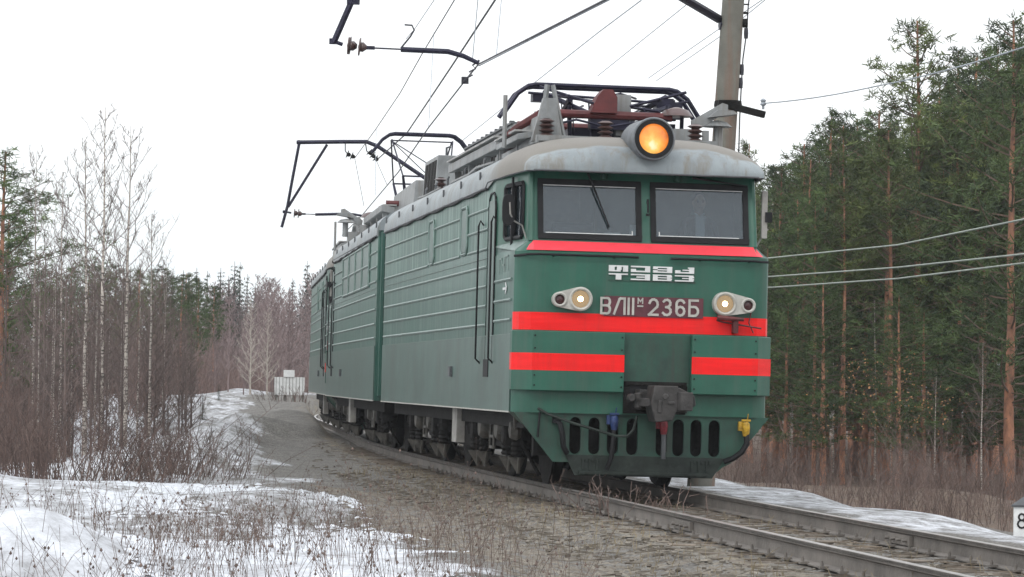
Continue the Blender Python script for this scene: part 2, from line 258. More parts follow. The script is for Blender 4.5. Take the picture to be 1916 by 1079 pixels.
# ------------------------------------------------------------ mesh helpers
class MB:
    def __init__(s): s.v = []; s.f = []
    def add(s, vs, fs): o = len(s.v); s.v += [tuple(map(float, p)) for p in vs]; s.f += [tuple(i+o for i in f) for f in fs]; return s
    def box(s, c, d, rot=None):
        c = Vector(c); pts = []
        for x in (-.5, .5):
            for y in (-.5, .5):
                for z in (-.5, .5):
                    p = Vector((x*d[0], y*d[1], z*d[2])); p = (rot @ p if rot else p)+c; pts.append(p)
        return s.add(pts, [(0, 1, 3, 2), (4, 6, 7, 5), (0, 4, 5, 1), (2, 3, 7, 6), (0, 2, 6, 4), (1, 5, 7, 3)])
    def bb(s, x0, x1, y0, y1, z0, z1): return s.box(((x0+x1)/2, (y0+y1)/2, (z0+z1)/2), (x1-x0, y1-y0, z1-z0))
    def tube(s, pts, r, n=6, cap=True):
        pts = [Vector(p) for p in pts]; rs = r if isinstance(r, (list, tuple)) else [r]*len(pts); rings = []; ref = None
        for i, p in enumerate(pts):
            d = (pts[min(i+1, len(pts)-1)]-pts[max(i-1, 0)]).normalized()
            if ref is None: ref = Vector((0, 0, 1)) if abs(d.z) < .9 else Vector((1, 0, 0))
            a = d.cross(ref).normalized(); b = a.cross(d).normalized(); ref = b
            rings.append([p+(a*math.cos(2*math.pi*k/n)+b*math.sin(2*math.pi*k/n))*rs[i] for k in range(n)])
        o = [q for ring in rings for q in ring]; f = []
        for i in range(len(rings)-1):
            for k in range(n): f.append((i*n+k, i*n+(k+1) % n, (i+1)*n+(k+1) % n, (i+1)*n+k))
        if cap: f.append(tuple(range(n))[::-1]); f.append(tuple((len(rings)-1)*n+k for k in range(n)))
        return s.add(o, f)
    def prism(s, poly, ax, a, b):     # polygon in the plane across axis ax, from a to b
        n = len(poly)
        def P(p, h): return {'x': (h, p[0], p[1]), 'y': (p[0], h, p[1]), 'z': (p[0], p[1], h)}[ax]
        tri = tessellate_polygon([[Vector((p[0], p[1], 0)) for p in poly]])
        f = [t for t in tri]+[tuple(i+n for i in t[::-1]) for t in tri]+[(i, (i+1) % n, (i+1) % n+n, i+n) for i in range(n)]
        return s.add([P(p, a) for p in poly]+[P(p, b) for p in poly], f)
    def holed(s, outer, holes, ax, a, b):
        def P(p, h): return {'x': (h, p[0], p[1]), 'y': (p[0], h, p[1]), 'z': (p[0], p[1], h)}[ax]
        loops = [outer]+holes; flat = [p for lp in loops for p in lp]; n = len(flat)
        tri = tessellate_polygon([[Vector((p[0], p[1], 0)) for p in lp] for lp in loops])
        f = [tuple(t) for t in tri]+[tuple(i+n for i in t[::-1]) for t in tri]; o = 0
        for lp in loops:
            k = len(lp); f += [(o+i, o+(i+1) % k, o+(i+1) % k+n, o+i+n) for i in range(k)]; o += k
        return s.add([P(p, a) for p in flat]+[P(p, b) for p in flat], f)
    def lathe(s, prof, c, ax='z', n=16, cap=True):      # prof: (radius, height)
        pts = []; c = Vector(c)
        for r_, h in prof:
            for k in range(n):
                q = 2*math.pi*k/n; a, b = r_*math.cos(q), r_*math.sin(q)
                pts.append(c+Vector({'z': (a, b, h), 'y': (a, h, b), 'x': (h, a, b)}[ax]))
        f = [(i*n+k, i*n+(k+1) % n, (i+1)*n+(k+1) % n, (i+1)*n+k) for i in range(len(prof)-1) for k in range(n)]
        if cap: f += [tuple(range(n)), tuple((len(prof)-1)*n+k for k in range(n))]
        return s.add(pts, f)
    def build(s, name, m, parent=None, smooth=False, bevel=0, fix=True):
        me = bpy.data.meshes.new(name); me.from_pydata(s.v, [], s.f); me.update()
        if fix:
            import bmesh
            b = bmesh.new(); b.from_mesh(me); bmesh.ops.recalc_face_normals(b, faces=b.faces)
            if bevel:
                bmesh.ops.remove_doubles(b, verts=b.verts, dist=1e-5)
                ed = [e for e in b.edges if len(e.link_faces) == 2 and e.calc_face_angle(0) > .5]
                if ed: bmesh.ops.bevel(b, geom=ed, offset=bevel, segments=2, affect='EDGES', profile=.5)
            b.to_mesh(me); b.free()
        me.materials.append(m)
        if smooth:
            me.polygons.foreach_set('use_smooth', [True]*len(me.polygons)); me.update()
            try: me.set_sharp_from_angle(angle=R(40))
            except Exception: pass
        o = bpy.data.objects.new(name, me); COL.objects.link(o)
        if parent: o.parent = parent
        return o
def tag(o, label=None, cat=None, group=None, kind=None):
    for k, v in (('label', label), ('category', cat), ('group', group), ('kind', kind)):
        if v: o[k] = v
    return o
def empty(name, loc=(0, 0, 0), label=None, cat=None, group=None):
    o = bpy.data.objects.new(name, None); COL.objects.link(o); o.location = loc; o.empty_display_size = .2
    return tag(o, label, cat, group)
KIDS = {}
def copy_tree(o, parent=None):
    c = o.copy(); COL.objects.link(c); c.parent = parent
    for ch in list(o.children): copy_tree(ch, c)
    return c

# ------------------------------------------------------------ ground sheet
def lin(a, b, st): return list(np.arange(a, b, st))
xs = [-3000, -1500, -700, -350, -200, -120]+lin(-80, -24, 4)+lin(-24, -13, 1)+lin(-13, 8, .16)+lin(8, 20, .5)+lin(20, 90, 4)+[90, 130, 200, 350, 700, 1500, 3000]
ys = [-1500, -600, -250, -120, -80]+lin(-60, -16, 1.5)+lin(-16, 14, .2)+lin(14, 60, .45)+lin(60, 120, 2)+lin(120, 260, 10)+[260, 350, 500, 900, 1800, 4000]
X, Y = np.meshgrid(xs, ys); x = X.ravel(); y = Y.ravel(); z = terrain(x, y)
me = bpy.data.meshes.new('ground'); nx = len(xs); ny = len(ys)
idx = np.arange(nx*ny).reshape(ny, nx)
F = np.stack([idx[:-1, :-1], idx[:-1, 1:], idx[1:, 1:], idx[1:, :-1]], -1).reshape(-1, 4)
me.from_pydata(np.stack([x, y, z], 1).tolist(), [], F.tolist()); me.materials.append(M['ground'])
s_, o_ = track_so(x, y)
wob = .35*np.sin(y*.7+1)+.25*np.sin(y*1.9)+.15*np.sin(x*3+y)
snow = .20+.70*sm(3.15, 3.95, -o_+wob*(1-.5*sm(5, 20, s_))+.55*sm(4, 20, s_))+.52*sm(1.9, 2.7, o_); snow = snow*(.2+.8*sm(1.5, 2.5, np.abs(o_)))
snow = np.where(o_ > 5, .42, snow)
p = at(115, 950, 23); md = np.exp(-(((x-p[0])/1.5)**2+((y-p[1])/2.6)**2)); snow = np.clip(snow+.7*md, 0, 1)
snow = np.where((o_ < -9) & (s_ > 30), .3, snow)
snow = snow*(1-.25*sm(-9, -5, o_)*sm(-16, -2, s_)*(o_ < -2))
dry = .5*np.exp(-((np.abs(o_+1.6)/.5)**2))+.3*np.exp(-((np.abs(o_-2)/.4)**2))+.35*(np.abs(o_) < 1.4)
leaf = .9*sm(5, 8, o_)+.8*sm(8, 12, -o_)*sm(-5, 15, s_)
ca = me.color_attributes.new('cover', 'FLOAT_COLOR', 'POINT'); arr = np.ones((len(x), 4)); arr[:, 0] = snow; arr[:, 1] = dry; arr[:, 2] = leaf
ca.data.foreach_set('color', arr.ravel()); me.polygons.foreach_set('use_smooth', [True]*len(me.polygons)); me.update()
g = bpy.data.objects.new('ground', me); COL.objects.link(g); tag(g, kind='structure')

# ------------------------------------------------------------ rails and sleepers
def rail(side):
    P_ = [(-.0375, 0), (-.0375, -.035), (-.009, -.05), (-.009, -.15), (-.07, -.168), (-.07, -.18), (.07, -.18), (.07, -.168), (.009, -.15), (.009, -.05), (.0375, -.035), (.0375, 0)]
    mb = MB(); top = MB(); rs = list(np.arange(-45, 75, .6)); n = len(P_)
    for i, s in enumerate(rs): mb.v += [tuple(arc(s, side*.8+a, b)) for a, b in P_]
    for i in range(len(rs)-1):
        for k in range(n-1): mb.f.append((i*n+k, i*n+k+1, (i+1)*n+k+1, (i+1)*n+k))
    o = mb.build('rail', M['railside'])
    for s in rs: top.v += [tuple(arc(s, side*.8+a, b)) for a, b in ((-.03, .003), (.03, .003), (.0375, -.004), (.0375, -.03), (-.0375, -.03), (-.0375, -.004))]
    for i in range(len(rs)-1):
        for k in range(6): top.f.append((i*6+k, i*6+(k+1) % 6, (i+1)*6+(k+1) % 6, (i+1)*6+k))
    top.build('rail_head', M['railtop'], o); return o
railL = tag(rail(-1), 'long rusty rail nearer the camera, curving in from under the locomotive', 'rail')
railR = tag(rail(1), 'far rusty rail beside the strip of snow, right of the straw ballast', 'rail')
rnd = random.Random(5)
def sleeper_mesh(seed):
    q = random.Random(seed); mb = MB(); n = 14
    for i in range(n+1):
        xx = -1.37+2.74*i/n; wv = .12+q.uniform(-.012, .012); tt = -.005+q.uniform(-.01, .006)
        mb.v += [(xx, -wv, tt-.14), (xx, -wv, tt), (xx, -wv*.3, tt+q.uniform(-.012, .006)), (xx, wv*.35, tt+q.uniform(-.012, .006)), (xx, wv, tt), (xx, wv, tt-.14)]
    for i in range(n):
        for k in range(5): mb.f.append((i*6+k, i*6+k+1, (i+1)*6+k+1, (i+1)*6+k))
    mb.f += [tuple(range(6)), tuple(n*6+k for k in range(6))]
    for _ in range(9):                # splinters lifted off the top
        x0 = q.uniform(-1.3, 1.1); yy = q.uniform(-.11, .11); l_ = q.uniform(.12, .4)
        mb.box((x0+l_/2, yy, .004+q.uniform(0, .012)), (l_, q.uniform(.012, .03), .012), Matrix.Rotation(q.uniform(-.12, .12), 3, 'Z') @ Matrix.Rotation(q.uniform(-.06, .06), 3, 'Y'))
    return mb
sm0 = []
for i in range(5): o = sleeper_mesh(i).build('sleeper', M['sleeper']); sm0.append(o.data); bpy.data.objects.remove(o)
s = -34.; i = 0
while s < 30:
    o = bpy.data.objects.new('sleeper', sm0[i % 5]); COL.objects.link(o); p = arc(s, 0, -.185); a = float(np.interp(s, SS, HD))
    o.location = p; o.rotation_euler = (0, CANT, -a+rnd.uniform(-.015, .015))
    tag(o, 'weathered timber sleeper half buried in ballast under the two rails', 'sleeper', 'sleepers under the rails')
    if s < 14:
        for R_, sd_ in ((railL, -1), (railR, 1)):
            if (sd_ == -1 and s > -13) or (s < -4 and s > -22):
                mb = MB(); q = arc(s, sd_*.8, -.165); fr = Matrix.Rotation(-a, 3, 'Z')
                for e_ in (-1, 1):
                    mb = MB(); mb.box(Vector(q)+fr @ Vector((e_*.09, 0, .004)), (.07, .08, .02), fr); mb.lathe([(.014, 0), (.014, .03), (.009, .03), (.009, .045)], Vector(q)+fr @ Vector((e_*.10, 0, .01)), n=7)
                    mb.build('rail_clip', M['railside'], R_)
    s += .6+rnd.uniform(-.05, .05); i += 1
for s, sd_, R_ in ((-8.6, 1, railR), (-1.5, -1, railL), (-6.5, -1, railL)):
    mb = MB(); a = float(np.interp(s, SS, HD)); fr = Matrix.Rotation(-a, 3, 'Z'); q = Vector(arc(s, sd_*.8, -.1))
    for e_ in (-1, 1):
        mb.box(q+fr @ Vector((e_*.03, 0, 0)), (.035, .8, .09), fr)
        for b_ in (-.3, -.1, .1, .3): mb.lathe([(.018, -.03), (.018, .03)], q+fr @ Vector((e_*.06, b_, 0)), 'x', 6)
    mb.build('fishplate', M['railside'], R_)
# timber chips, stones and litter in the ballast: uncountable
mb = MB(); q = random.Random(8)
for _ in range(4600):
    s = q.uniform(-26, 14) if q.random() < .75 else q.uniform(0, 40); of = q.uniform(-2.6, 1.9); 
    if abs(abs(of)-.8) < .12: continue
    p = arc(s, of, 0); zz = tz(p[0], p[1]) if False else -(of+.8)*.013-.2-(.06 if of < -1.9 else 0)
    if q.random() < .45: l_ = q.uniform(.04, .2)*(1 if abs(of) > .7 else 1.5); mb.box((p[0], p[1], zz+.010), (l_, q.uniform(.008, .028), .014), Matrix.Rotation(q.gauss(0, .35), 3, 'Z') @ Matrix.Rotation(q.uniform(-.15, .15), 3, 'Y'))
    else: r_ = q.uniform(.008, .026); mb.box((p[0], p[1], zz+.01), (r_*2, r_*1.5, r_), Matrix.Rotation(q.uniform(0, 3), 3, 'Z') @ Matrix.Rotation(q.uniform(-.6, .6), 3, 'X'))
tag(mb.build('ballast_litter', M['chips']), 'splinters, stones and debris scattered over the ballast between the rails', 'ballast litter', kind='stuff')

# ------------------------------------------------------------ locomotive section
# local frame: x across (negative = side towards the camera), y backwards from the cab front, z up from the rail
def stroke_text(mb, strokes, x0, z0, sx, sz, y, th, dp=.012):
    for st in strokes:
        for (a, b) in zip(st[:-1], st[1:]):
            A = Vector((x0+a[0]*sx, 0, z0+a[1]*sz)); B = Vector((x0+b[0]*sx, 0, z0+b[1]*sz)); d = B-A
            if d.length < 1e-6: continue
            ang = math.atan2(d.z, d.x); rot = Matrix.Rotation(-ang, 3, 'Y'); c = (A+B)/2
            mb.box((c.x, y-dp/2-random.random()*.0006, c.z), (d.length+th*.92, dp, th), rot)
def arcp(cx, cy, rx, ry, a0, a1, n=7): return [(cx+rx*math.cos(R(a0+(a1-a0)*i/n)), cy+ry*math.sin(R(a0+(a1-a0)*i/n))) for i in range(n+1)]
def make_section():
    T = empty('electric_locomotive')
    B = lambda mb, n, m, p=T, **k: mb.build(n, M[m], p, **k)
    # --- hull
    low = [(-1.55, LEN), (-1.55, 2.0), (-1.55, .9), (-1.55, .24), (-1.50, .10), (-1.37, .01), (-1.2, 0), (-.6, -.005), (0, -.008)]
    upp = [(-1.55, LEN), (-1.55, 2.0), (-1.46, .9), (-1.41, .36), (-1.39, .24), (-1.36, .17), (-1.2, .16), (-.6, .155), (0, .15)]
    def ring(pr, z, dy=0, dx=0):
        h = [(x_*(1-dx*(1 if y_ < 1.5 else 0)), y_+(dy if y_ < 1.5 else 0), z) for x_, y_ in pr]
        return h+[(-a, b, c) for a, b, c in h[-2::-1]]
    rg = [ring(low, .915), ring(low, 1.3), ring(low, 1.9), ring(low, 2.4), ring(low, 2.835), ring(upp, 2.97)]
    mb = MB(); n = len(rg[0])
    for r_ in rg: mb.v += r_
    for i in range(len(rg)-1):
        for k in range(n-1): mb.f.append((i*n+k, i*n+k+1, (i+1)*n+k+1, (i+1)*n+k))
        mb.f.append((i*n+n-1, i*n, (i+1)*n, (i+1)*n+n-1))
    mb.f.append(tuple(range(n)))
    # colour split: the front carries the fresher green, the sides the weathered green
    nose = MB(); nose.v = mb.v; side = MB(); side.v = mb.v
    for f in mb.f:
        ks = [j % n for j in f]
        (nose if len(f) == 4 and min(ks) >= 3 and max(ks) <= n-4 else side).f.append(f)
    def compact(m_):
        used = sorted({i for f in m_.f for i in f}); mp_ = {i: j for j, i in enumerate(used)}; r_ = MB(); r_.v = [m_.v[i] for i in used]; r_.f = [tuple(mp_[i] for i in f) for f in m_.f]; return r_
    B(compact(nose), 'nose', 'green', smooth=True)
    body = B(compact(side), 'body', 'greens', smooth=True)
    # upper walls (above z 2.97)
    mb = MB()
    for sx in (-1, 1):
        mb.bb(min(sx*1.55, sx*1.52), max(sx*1.55, sx*1.52), 2.0, LEN, 2.97, 3.83)
    mb.bb(-1.52, 1.52, LEN-.03, LEN, 2.97, 3.83)
    B(mb, 'side_wall', 'greenu', body)
    # cab side walls with window openings
    def wall(c0, c1, c2, c3, holes, th):   # corners bottom-left, bottom-right, top-right, top-left
        c = [Vector(q) for q in (c0, c1, c2, c3)]; nn = (c[1]-c[0]).cross(c[3]-c[0]).normalized()*th
        us = sorted({0, 1} | {h[0] for h in holes} | {h[1] for h in holes}); vs = sorted({0, 1} | {h[2] for h in holes} | {h[3] for h in holes}); m_ = MB()
        P = lambda u, v: (c[0]*(1-u)+c[1]*u)*(1-v)+(c[3]*(1-u)+c[2]*u)*v
        for i in range(len(us)-1):
            for j in range(len(vs)-1):
                uc, vc = (us[i]+us[i+1])/2, (vs[j]+vs[j+1])/2
                if any(h[0] < uc < h[1] and h[2] < vc < h[3] for h in holes): continue
                q = [P(us[i], vs[j]), P(us[i+1], vs[j]), P(us[i+1], vs[j+1]), P(us[i], vs[j+1])]
                m_.add(q+[p+nn for p in q], [(0, 1, 2, 3), (7, 6, 5, 4), (0, 4, 5, 1), (1, 5, 6, 2), (2, 6, 7, 3), (3, 7, 4, 0)])
        return m_, P, nn
    for sx in (-1, 1):
        m_, P, nn = wall((sx*1.55, 2.0, 2.97), (sx*1.395, .27, 2.97), (sx*1.37, .43, 3.84), (sx*1.55, 2.0, 3.84), [(.33, .88, .06, .82)], sx*.03)
        B(m_, 'cab_side_wall', 'green', body)
        q = [P(.345, .075), P(.865, .075), P(.865, .805), P(.345, .805)]; g_ = MB(); g_.add([p+nn*.4 for p in q]+[p+nn*.7 for p in q], [(0, 1, 2, 3), (4, 7, 6, 5), (0, 4, 5, 1), (1, 5, 6, 2), (2, 6, 7, 3), (3, 7, 4, 0)])
        w_ = MB(); loop = [P(.33, .1), P(.33, .78), P(.37, .82), P(.84, .82), P(.88, .78), P(.88, .1), P(.84, .06), P(.37, .06), P(.33, .1)]
        w_.tube([p-nn*.3 for p in loop], .028, 5); w_.tube([P(.6, .06)-nn*.2, P(.6, .82)-nn*.2], .022, 4); fr = B(w_, 'side_window', 'black'); B(g_, 'pane', 'glass', fr)
        dk = MB(); dk.tube([P(.62, -.06)-nn*1.4, P(.62, .92)-nn*1.4], .018, 5); B(dk, 'side_bar', 'black')
    # cab front wall with two openings
    X0, X1 = 1.365, 1.365
    def U(x_): return (x_+X0)/(2*X0)
    m_, P, nn = wall((-1.365, .165, 2.96), (1.365, .165, 2.96), (1.365, .37, 3.85), (-1.365, .37, 3.85), [(U(-1.235), U(-.075), .085, .80), (U(.135), U(1.24), .085, .80)], -.035)
    B(m_, 'windscreen_wall', 'green', body)
    mb = MB()                          # rounded corner posts
    for sx in (-1, 1): mb.tube([(sx*1.355, .2, 2.96), (sx*1.345, .4, 3.86)], .045, 8)
    B(mb, 'corner_post', 'green', body, smooth=True)
    for (a, b) in ((-1.285, -.025), (.088, 1.29)):
        fr = MB()
        ua, ub, va, vb = U(a), U(b), .03, .855; t_ = .05
        def quadbar(u0, u1, v0, v1, off, th):
            q = [P(u0, v0), P(u1, v0), P(u1, v1), P(u0, v1)]; o = nn.normalized()*off; h = nn.normalized()*th
            return [p-o for p in q]+[p-o-h for p in q]
        hol = (ua+.024, ub-.024, va+.075, vb-.075)
        FS = [(0, 1, 2, 3), (7, 6, 5, 4), (0, 4, 5, 1), (1, 5, 6, 2), (2, 6, 7, 3), (3, 7, 4, 0)]
        for q in ((ua, ub, va, hol[2]), (ua, ub, hol[3], vb), (ua, hol[0], hol[2], hol[3]), (hol[1], ub, hol[2], hol[3])): fr.add(quadbar(*q, .02, -.022), FS)
        f_ = B(fr, 'windscreen', 'black', bevel=.006)
        g_ = MB(); g_.add(quadbar(hol[0]-.004, hol[1]+.004, hol[2]-.01, hol[3]+.01, -.004, -.006), FS); B(g_, 'pane', 'glass', f_)
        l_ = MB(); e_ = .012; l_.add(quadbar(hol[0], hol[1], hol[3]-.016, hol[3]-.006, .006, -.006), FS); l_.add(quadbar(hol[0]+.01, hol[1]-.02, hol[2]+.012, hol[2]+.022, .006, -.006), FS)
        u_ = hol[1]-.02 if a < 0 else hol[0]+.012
        l_.add(quadbar(u_, u_+.004, hol[2]+.012, hol[2]+.07, .006, -.006), FS); B(l_, 'window_reflection_strip', 'white', f_)  # light inner strips, with the panes' thin line of reflection put into their white
    # ledge stripe, fresh red bands
    mb = MB(); st = [(-1.44, .055), (-1.36, .012), (-1.2, .0), (1.2, .0), (1.36, .012), (1.44, .055)]
    zz = [(2.848, 0.0), (2.958, .145)]
    for (x_, y_) in st:
        mb.v.append((x_, y_-.006, 2.848)); x2 = x_*(.945 if abs(x_) > 1.4 else .98); mb.v.append((x2, y_+.138-.004, 2.967))
    for i in range(len(st)-1): mb.f.append((i*2, i*2+2, i*2+3, i*2+1))
    o = B(mb, 'ledge_stripe', 'redl', fix=False)
    sol = MB(); sol.v = mb.v+[(a, b+.004, c-.004) for a, b, c in mb.v]
    mb = MB(); pl = [(-1.553, .30), (-1.553, .235), (-1.503, .095), (-1.373, .004), (-1.2, -.008), (0, -.016), (1.2, -.008), (1.373, .004), (1.503, .095), (1.553, .235), (1.553, .30)]
    def band(m_, pl, z0, z1, th=.01):
        n_ = len(pl); o_ = len(m_.v)
        for (a, b) in pl: m_.v += [(a, b, z0), (a, b, z1), (a*.994, b+th, z1), (a*.994, b+th, z0)]
        for i in range(n_-1):
            for k in range(4): m_.f.append((o_+i*4+k, o_+i*4+(k+1) % 4, o_+(i+1)*4+(k+1) % 4, o_+(i+1)*4+k))
        m_.f += [(o_, o_+1, o_+2, o_+3), tuple(o_+(n_-1)*4+k for k in range(4))]
    band(mb, pl, 1.897, 2.108); B(mb, 'red_stripe', 'red')
    # buffer boxes
    for (xa, xb) in ((-1.575, -.257), (.563, 1.575)):
        s_ = -1 if xa < 0 else 1; e0 = xa if s_ < 0 else xb; i0 = xb if s_ < 0 else xa
        poly = [(e0, .30), (e0, .12), (e0-s_*.21, -.13), (i0, -.13), (i0, .10), (e0-s_*.2, .10)]
        bx = MB().prism(poly, 'z', 1.178, 1.886); o = B(bx, 'nose_box', 'green', bevel=.008)
        bd = MB(); pl2 = [(e0+s_*.004, .27), (e0+s_*.004, .119), (e0-s_*.208, -.134), (i0, -.134)]
        if s_ > 0: pl2 = pl2[::-1]
        band(bd, pl2, 1.418, 1.622, .008); B(bd, 'red_stripe', 'red', o)
        bo = MB()
        for zb in (1.24, 1.36, 1.68, 1.83):
            for xx in (e0-s_*.24, i0+s_*.03): bo.lathe([(.011, -.145), (.011, -.12)], (xx, 0, zb), 'y', 6)
        B(bo, 'bolt', 'black', o)
    mb = MB().bb(-.25, .556, -.012, .02, 1.30, 1.87); B(mb, 'front_panel', 'pilotg')
    # handrails under the ledge
    for (a, b) in ((-1.56, -.1), (.29, 1.5)):
        mb = MB(); p0 = (a, .02 if a < -1.3 else -.06, 2.79); mb.tube([(a, .18, 2.775), (a+.12, -.01, 2.79), (a+.25, -.06, 2.795), (b-.15, -.065, 2.795), (b, -.06, 2.79)] if a < 0 else [(a, -.06, 2.79), (b-.2, -.06, 2.79), (b, .03, 2.785)], .016, 6)
        for q in (.3, .8): mb.tube([(a+(b-a)*q, -.06, 2.79), (a+(b-a)*q, 0, 2.78)], .012, 5)
        B(mb, 'handrail', 'black')
    # emblem: four wide letters below, four mirrored ones above
    em = MB().bb(-.455, .605, -.012, -.006, 2.505, 2.52).build('emblem', M['pilotg'], T); tx = MB(); x0 = -.452; cw = .268  # the dark green strip is the letters' shadow, built as colour
    h_ = lambda z0, z1, x0_=0, x1_=1: (x0_, x1_, z0, z1)
    up = [[(0, .3, 0, 1), (.3, 1, .76, 1), (.3, .62, 0, .24), (.42, .66, .24, .76), (.74, 1, 0, .76)], [(0, .74, .76, 1), (.74, 1, 0, 1), (0, .74, 0, .24), (0, .26, .24, .5)],
          [(0, .74, .78, 1), (.74, 1, 0, 1), (0, .24, .56, .78), (.24, .74, .4, .58), (0, .74, 0, .22), (0, .24, .22, .40)], [(.68, 1, .8, 1), (.74, 1, 0, .8), (0, .74, 0, .24), (0, .28, .24, .5), (.4, .74, .44, .62)]]
    lo = [[(0, 1, .78, 1), (.37, .66, 0, .78)], [(0, 1, .78, 1), (.74, 1, .0, .78), (0, .74, 0, .22), (.3, .74, .4, .6)], [(0, .25, 0, 1), (.25, .97, .8, 1), (.25, .97, 0, .2), (.74, 1, .2, .44), (.74, 1, .56, .8), (.25, .92, .42, .58)], [(0, .97, .8, 1), (0, .97, 0, .2), (.74, 1, .2, .44), (.74, 1, .56, .8), (.38, .92, .42, .58)]]
    for i in range(4):
        for grp, zb in ((up, 2.618), (lo, 2.522)):
            for k, (xa, xb, za, zb_) in enumerate(grp[i]): mb = tx.bb(x0+i*cw+xa*.232, x0+i*cw+xb*.232, -.032-.0004*k, -.008, zb+za*.074, zb+zb_*.074)
    B(tx, 'emblem_letters', 'white', em)
    # number plate
    pl_ = MB().bb(-.50, .705, -.03, -.006, 2.085, 2.325); po = B(pl_, 'number_plate', 'plate'); tx = MB()
    ch = {'B': (.105, [[(0, 0), (0, 1), (.7, 1)]+arcp(.68, .76, .3, .24, 90, -90)+[(0, .52)], [(.6, .52)]+arcp(.66, .26, .34, .26, 90, -90)+[(0, 0)]]),
          'L': (.125, [[(0, 0), (.5, .95), (.6, 1), (1, 1), (1, 0)]]), 'I': (.0, [[(0, 0), (0, 1)]]),
          '2': (.105, [arcp(.5, .68, .48, .32, 165, -30)+[(0, 0), (1, 0)]]),
          '3': (.10, [arcp(.48, .76, .44, .24, 150, -90)+[(.4, .52)], [(.4, .52)]+arcp(.48, .26, .5, .26, 90, -150)]),
          '6': (.10, [arcp(.5, .74, .47, .26, 25, 180)+[(.03, .3)]+arcp(.5, .28, .47, .28, 180, 540, 12)]),
          'b': (.105, [[(.95, 1), (0, 1), (0, 0), (.55, 0)]+arcp(.55, .29, .45, .29, -90, 90)+[(0, .58)]])}
    for c_, xx in (('B', -.535), ('L', -.378), ('I', -.205), ('I', -.15), ('2', .045), ('3', .21), ('6', .375), ('b', .535)):
        wd, sts = ch[c_]; zb = 2.115-.0
        stroke_text(tx, sts, xx, zb, wd or .1, .182, -.030, .027)
    stroke_text(tx, [[(0, 0), (0, 1), (.5, .35), (1, 1), (1, 0)]], -.09, 2.245, .055, .06, -.030, .013)
    stroke_text(tx, [[(0, 0), (1, 0)]], -.09, 2.212, .055, .06, -.030, .018)
    B(tx, 'plate_number', 'lampring', po)
    # lamp clusters
    for (bx_, sx_, z_) in ((-.795, -1.045, 2.275), (.957, 1.24, 2.268)):
        mb = MB(); rb, rs = .145, .09; d = Vector((sx_-bx_, -.012)); L_ = d.length; al = math.acos((rb-rs)/L_); base = math.atan2(d.y, d.x)
        pts = [(bx_+rb*math.cos(base+al+(2*math.pi-2*al)*i/16), z_+rb*math.sin(base+al+(2*math.pi-2*al)*i/16)) for i in range(17)]
        pts += [(sx_+rs*math.cos(base-al+2*al*i/10), z_+d.y+rs*math.sin(base-al+2*al*i/10)) for i in range(11)]
        c1 = [(bx_+.105*math.cos(a/16*2*math.pi), z_+.105*math.sin(a/16*2*math.pi)) for a in range(16)]
        c2 = [(sx_+.06*math.cos(a/12*2*math.pi), z_+d.y+.06*math.sin(a/12*2*math.pi)) for a in range(12)]
        mb.holed(pts, [c1, c2], 'y', -.10, .0)
        for cx_, cz_, r_ in ((bx_, z_, .125), (sx_, z_+d.y, .075)):
            mb.tube([(cx_+r_*math.cos(k/20*2*math.pi), -.10, cz_+r_*math.sin(k/20*2*math.pi)) for k in range(21)], .018, 6)
        lc = B(mb, 'headlight', 'lampring', smooth=True)
        B(MB().lathe([(.103, -.09), (.09, -.06), (.05, -.02), (.01, -.012)], (bx_, 0, z_), 'y', 20), 'reflector', 'reflect', lc, smooth=True)
        B(MB().lathe([(.0, -.10), (.03, -.095), (.045, -.075), (.035, -.05), (.0, -.04)], (bx_, 0, z_), 'y', 12), 'bulb', 'bulb', lc, smooth=True)
        B(MB().lathe([(.0, -.085), (.03, -.083), (.06, -.07), (.06, -.02)], (sx_, 0, z_+d.y), 'y', 16), 'tail_lamp', 'tail', lc, smooth=True)
    # horn-like bracket below the right lamp cluster
    mb = MB().tube([(.86, -.12, 2.10), (1.18, -.14, 2.085)], [.03, .022], 8); mb.tube([(.86, -.08, 2.07), (.93, -.09, 2.05), (1.4, -.12, 1.985)], .011, 5); mb.bb(1.06, 1.12, -.12, -.0, 1.92, 2.1); mb.tube([(1.3, -.01, 2.2), (1.26, -.06, 2.05), (1.32, -.05, 1.93)], .008, 4)
    B(mb, 'lamp_bracket', 'rust')
    # roof
    mb = MB(); nr = 22
    ysr = [(.06, .0, 1.40), (.065, .10, 1.42), (.08, .24, 1.435), (.12, .42, 1.45), (.20, .58, 1.465), (.34, .74, 1.48), (.55, .88, 1.50), (.8, .97, 1.52), (1.1, 1, 1.545), (2.0, 1, 1.575), (2.6, 1, 1.58), (2.75, 1, 1.58)]+[(2.75+(LEN-2.75)*i/18, 1, 1.58) for i in range(1, 19)]
    rq = random.Random(1)
    for i, (yy, g_, hw) in enumerate(ysr):
        zb = 3.845 if yy < 2.6 else 3.775+rq.uniform(-.008, .008); ht = (4.30-zb)*(g_ if g_ < 1 else 1)
        ring_ = []
        for k in range(nr+1):
            th = math.pi*k/nr; c_, s_ = math.cos(th), math.sin(th)
            ring_.append((-hw*math.copysign(abs(c_)**.62, c_), yy, zb+ht*abs(s_)**.85+(.02 if g_ == 0 else 0)*0))
        ring_ = [(-hw, yy, zb-.045)]+ring_+[(hw, yy, zb-.045)]
        mb.v += ring_
    n_ = nr+3
    for i in range(len(ysr)-1):
        for k in range(n_-1): mb.f.append((i*n_+k, i*n_+k+1, (i+1)*n_+k+1, (i+1)*n_+k))
    mb.f.append(tuple(range(n_))); mb.f.append(tuple((len(ysr)-1)*n_+k for k in range(n_)))
    roof = B(mb, 'roof', 'roofx', smooth=True)
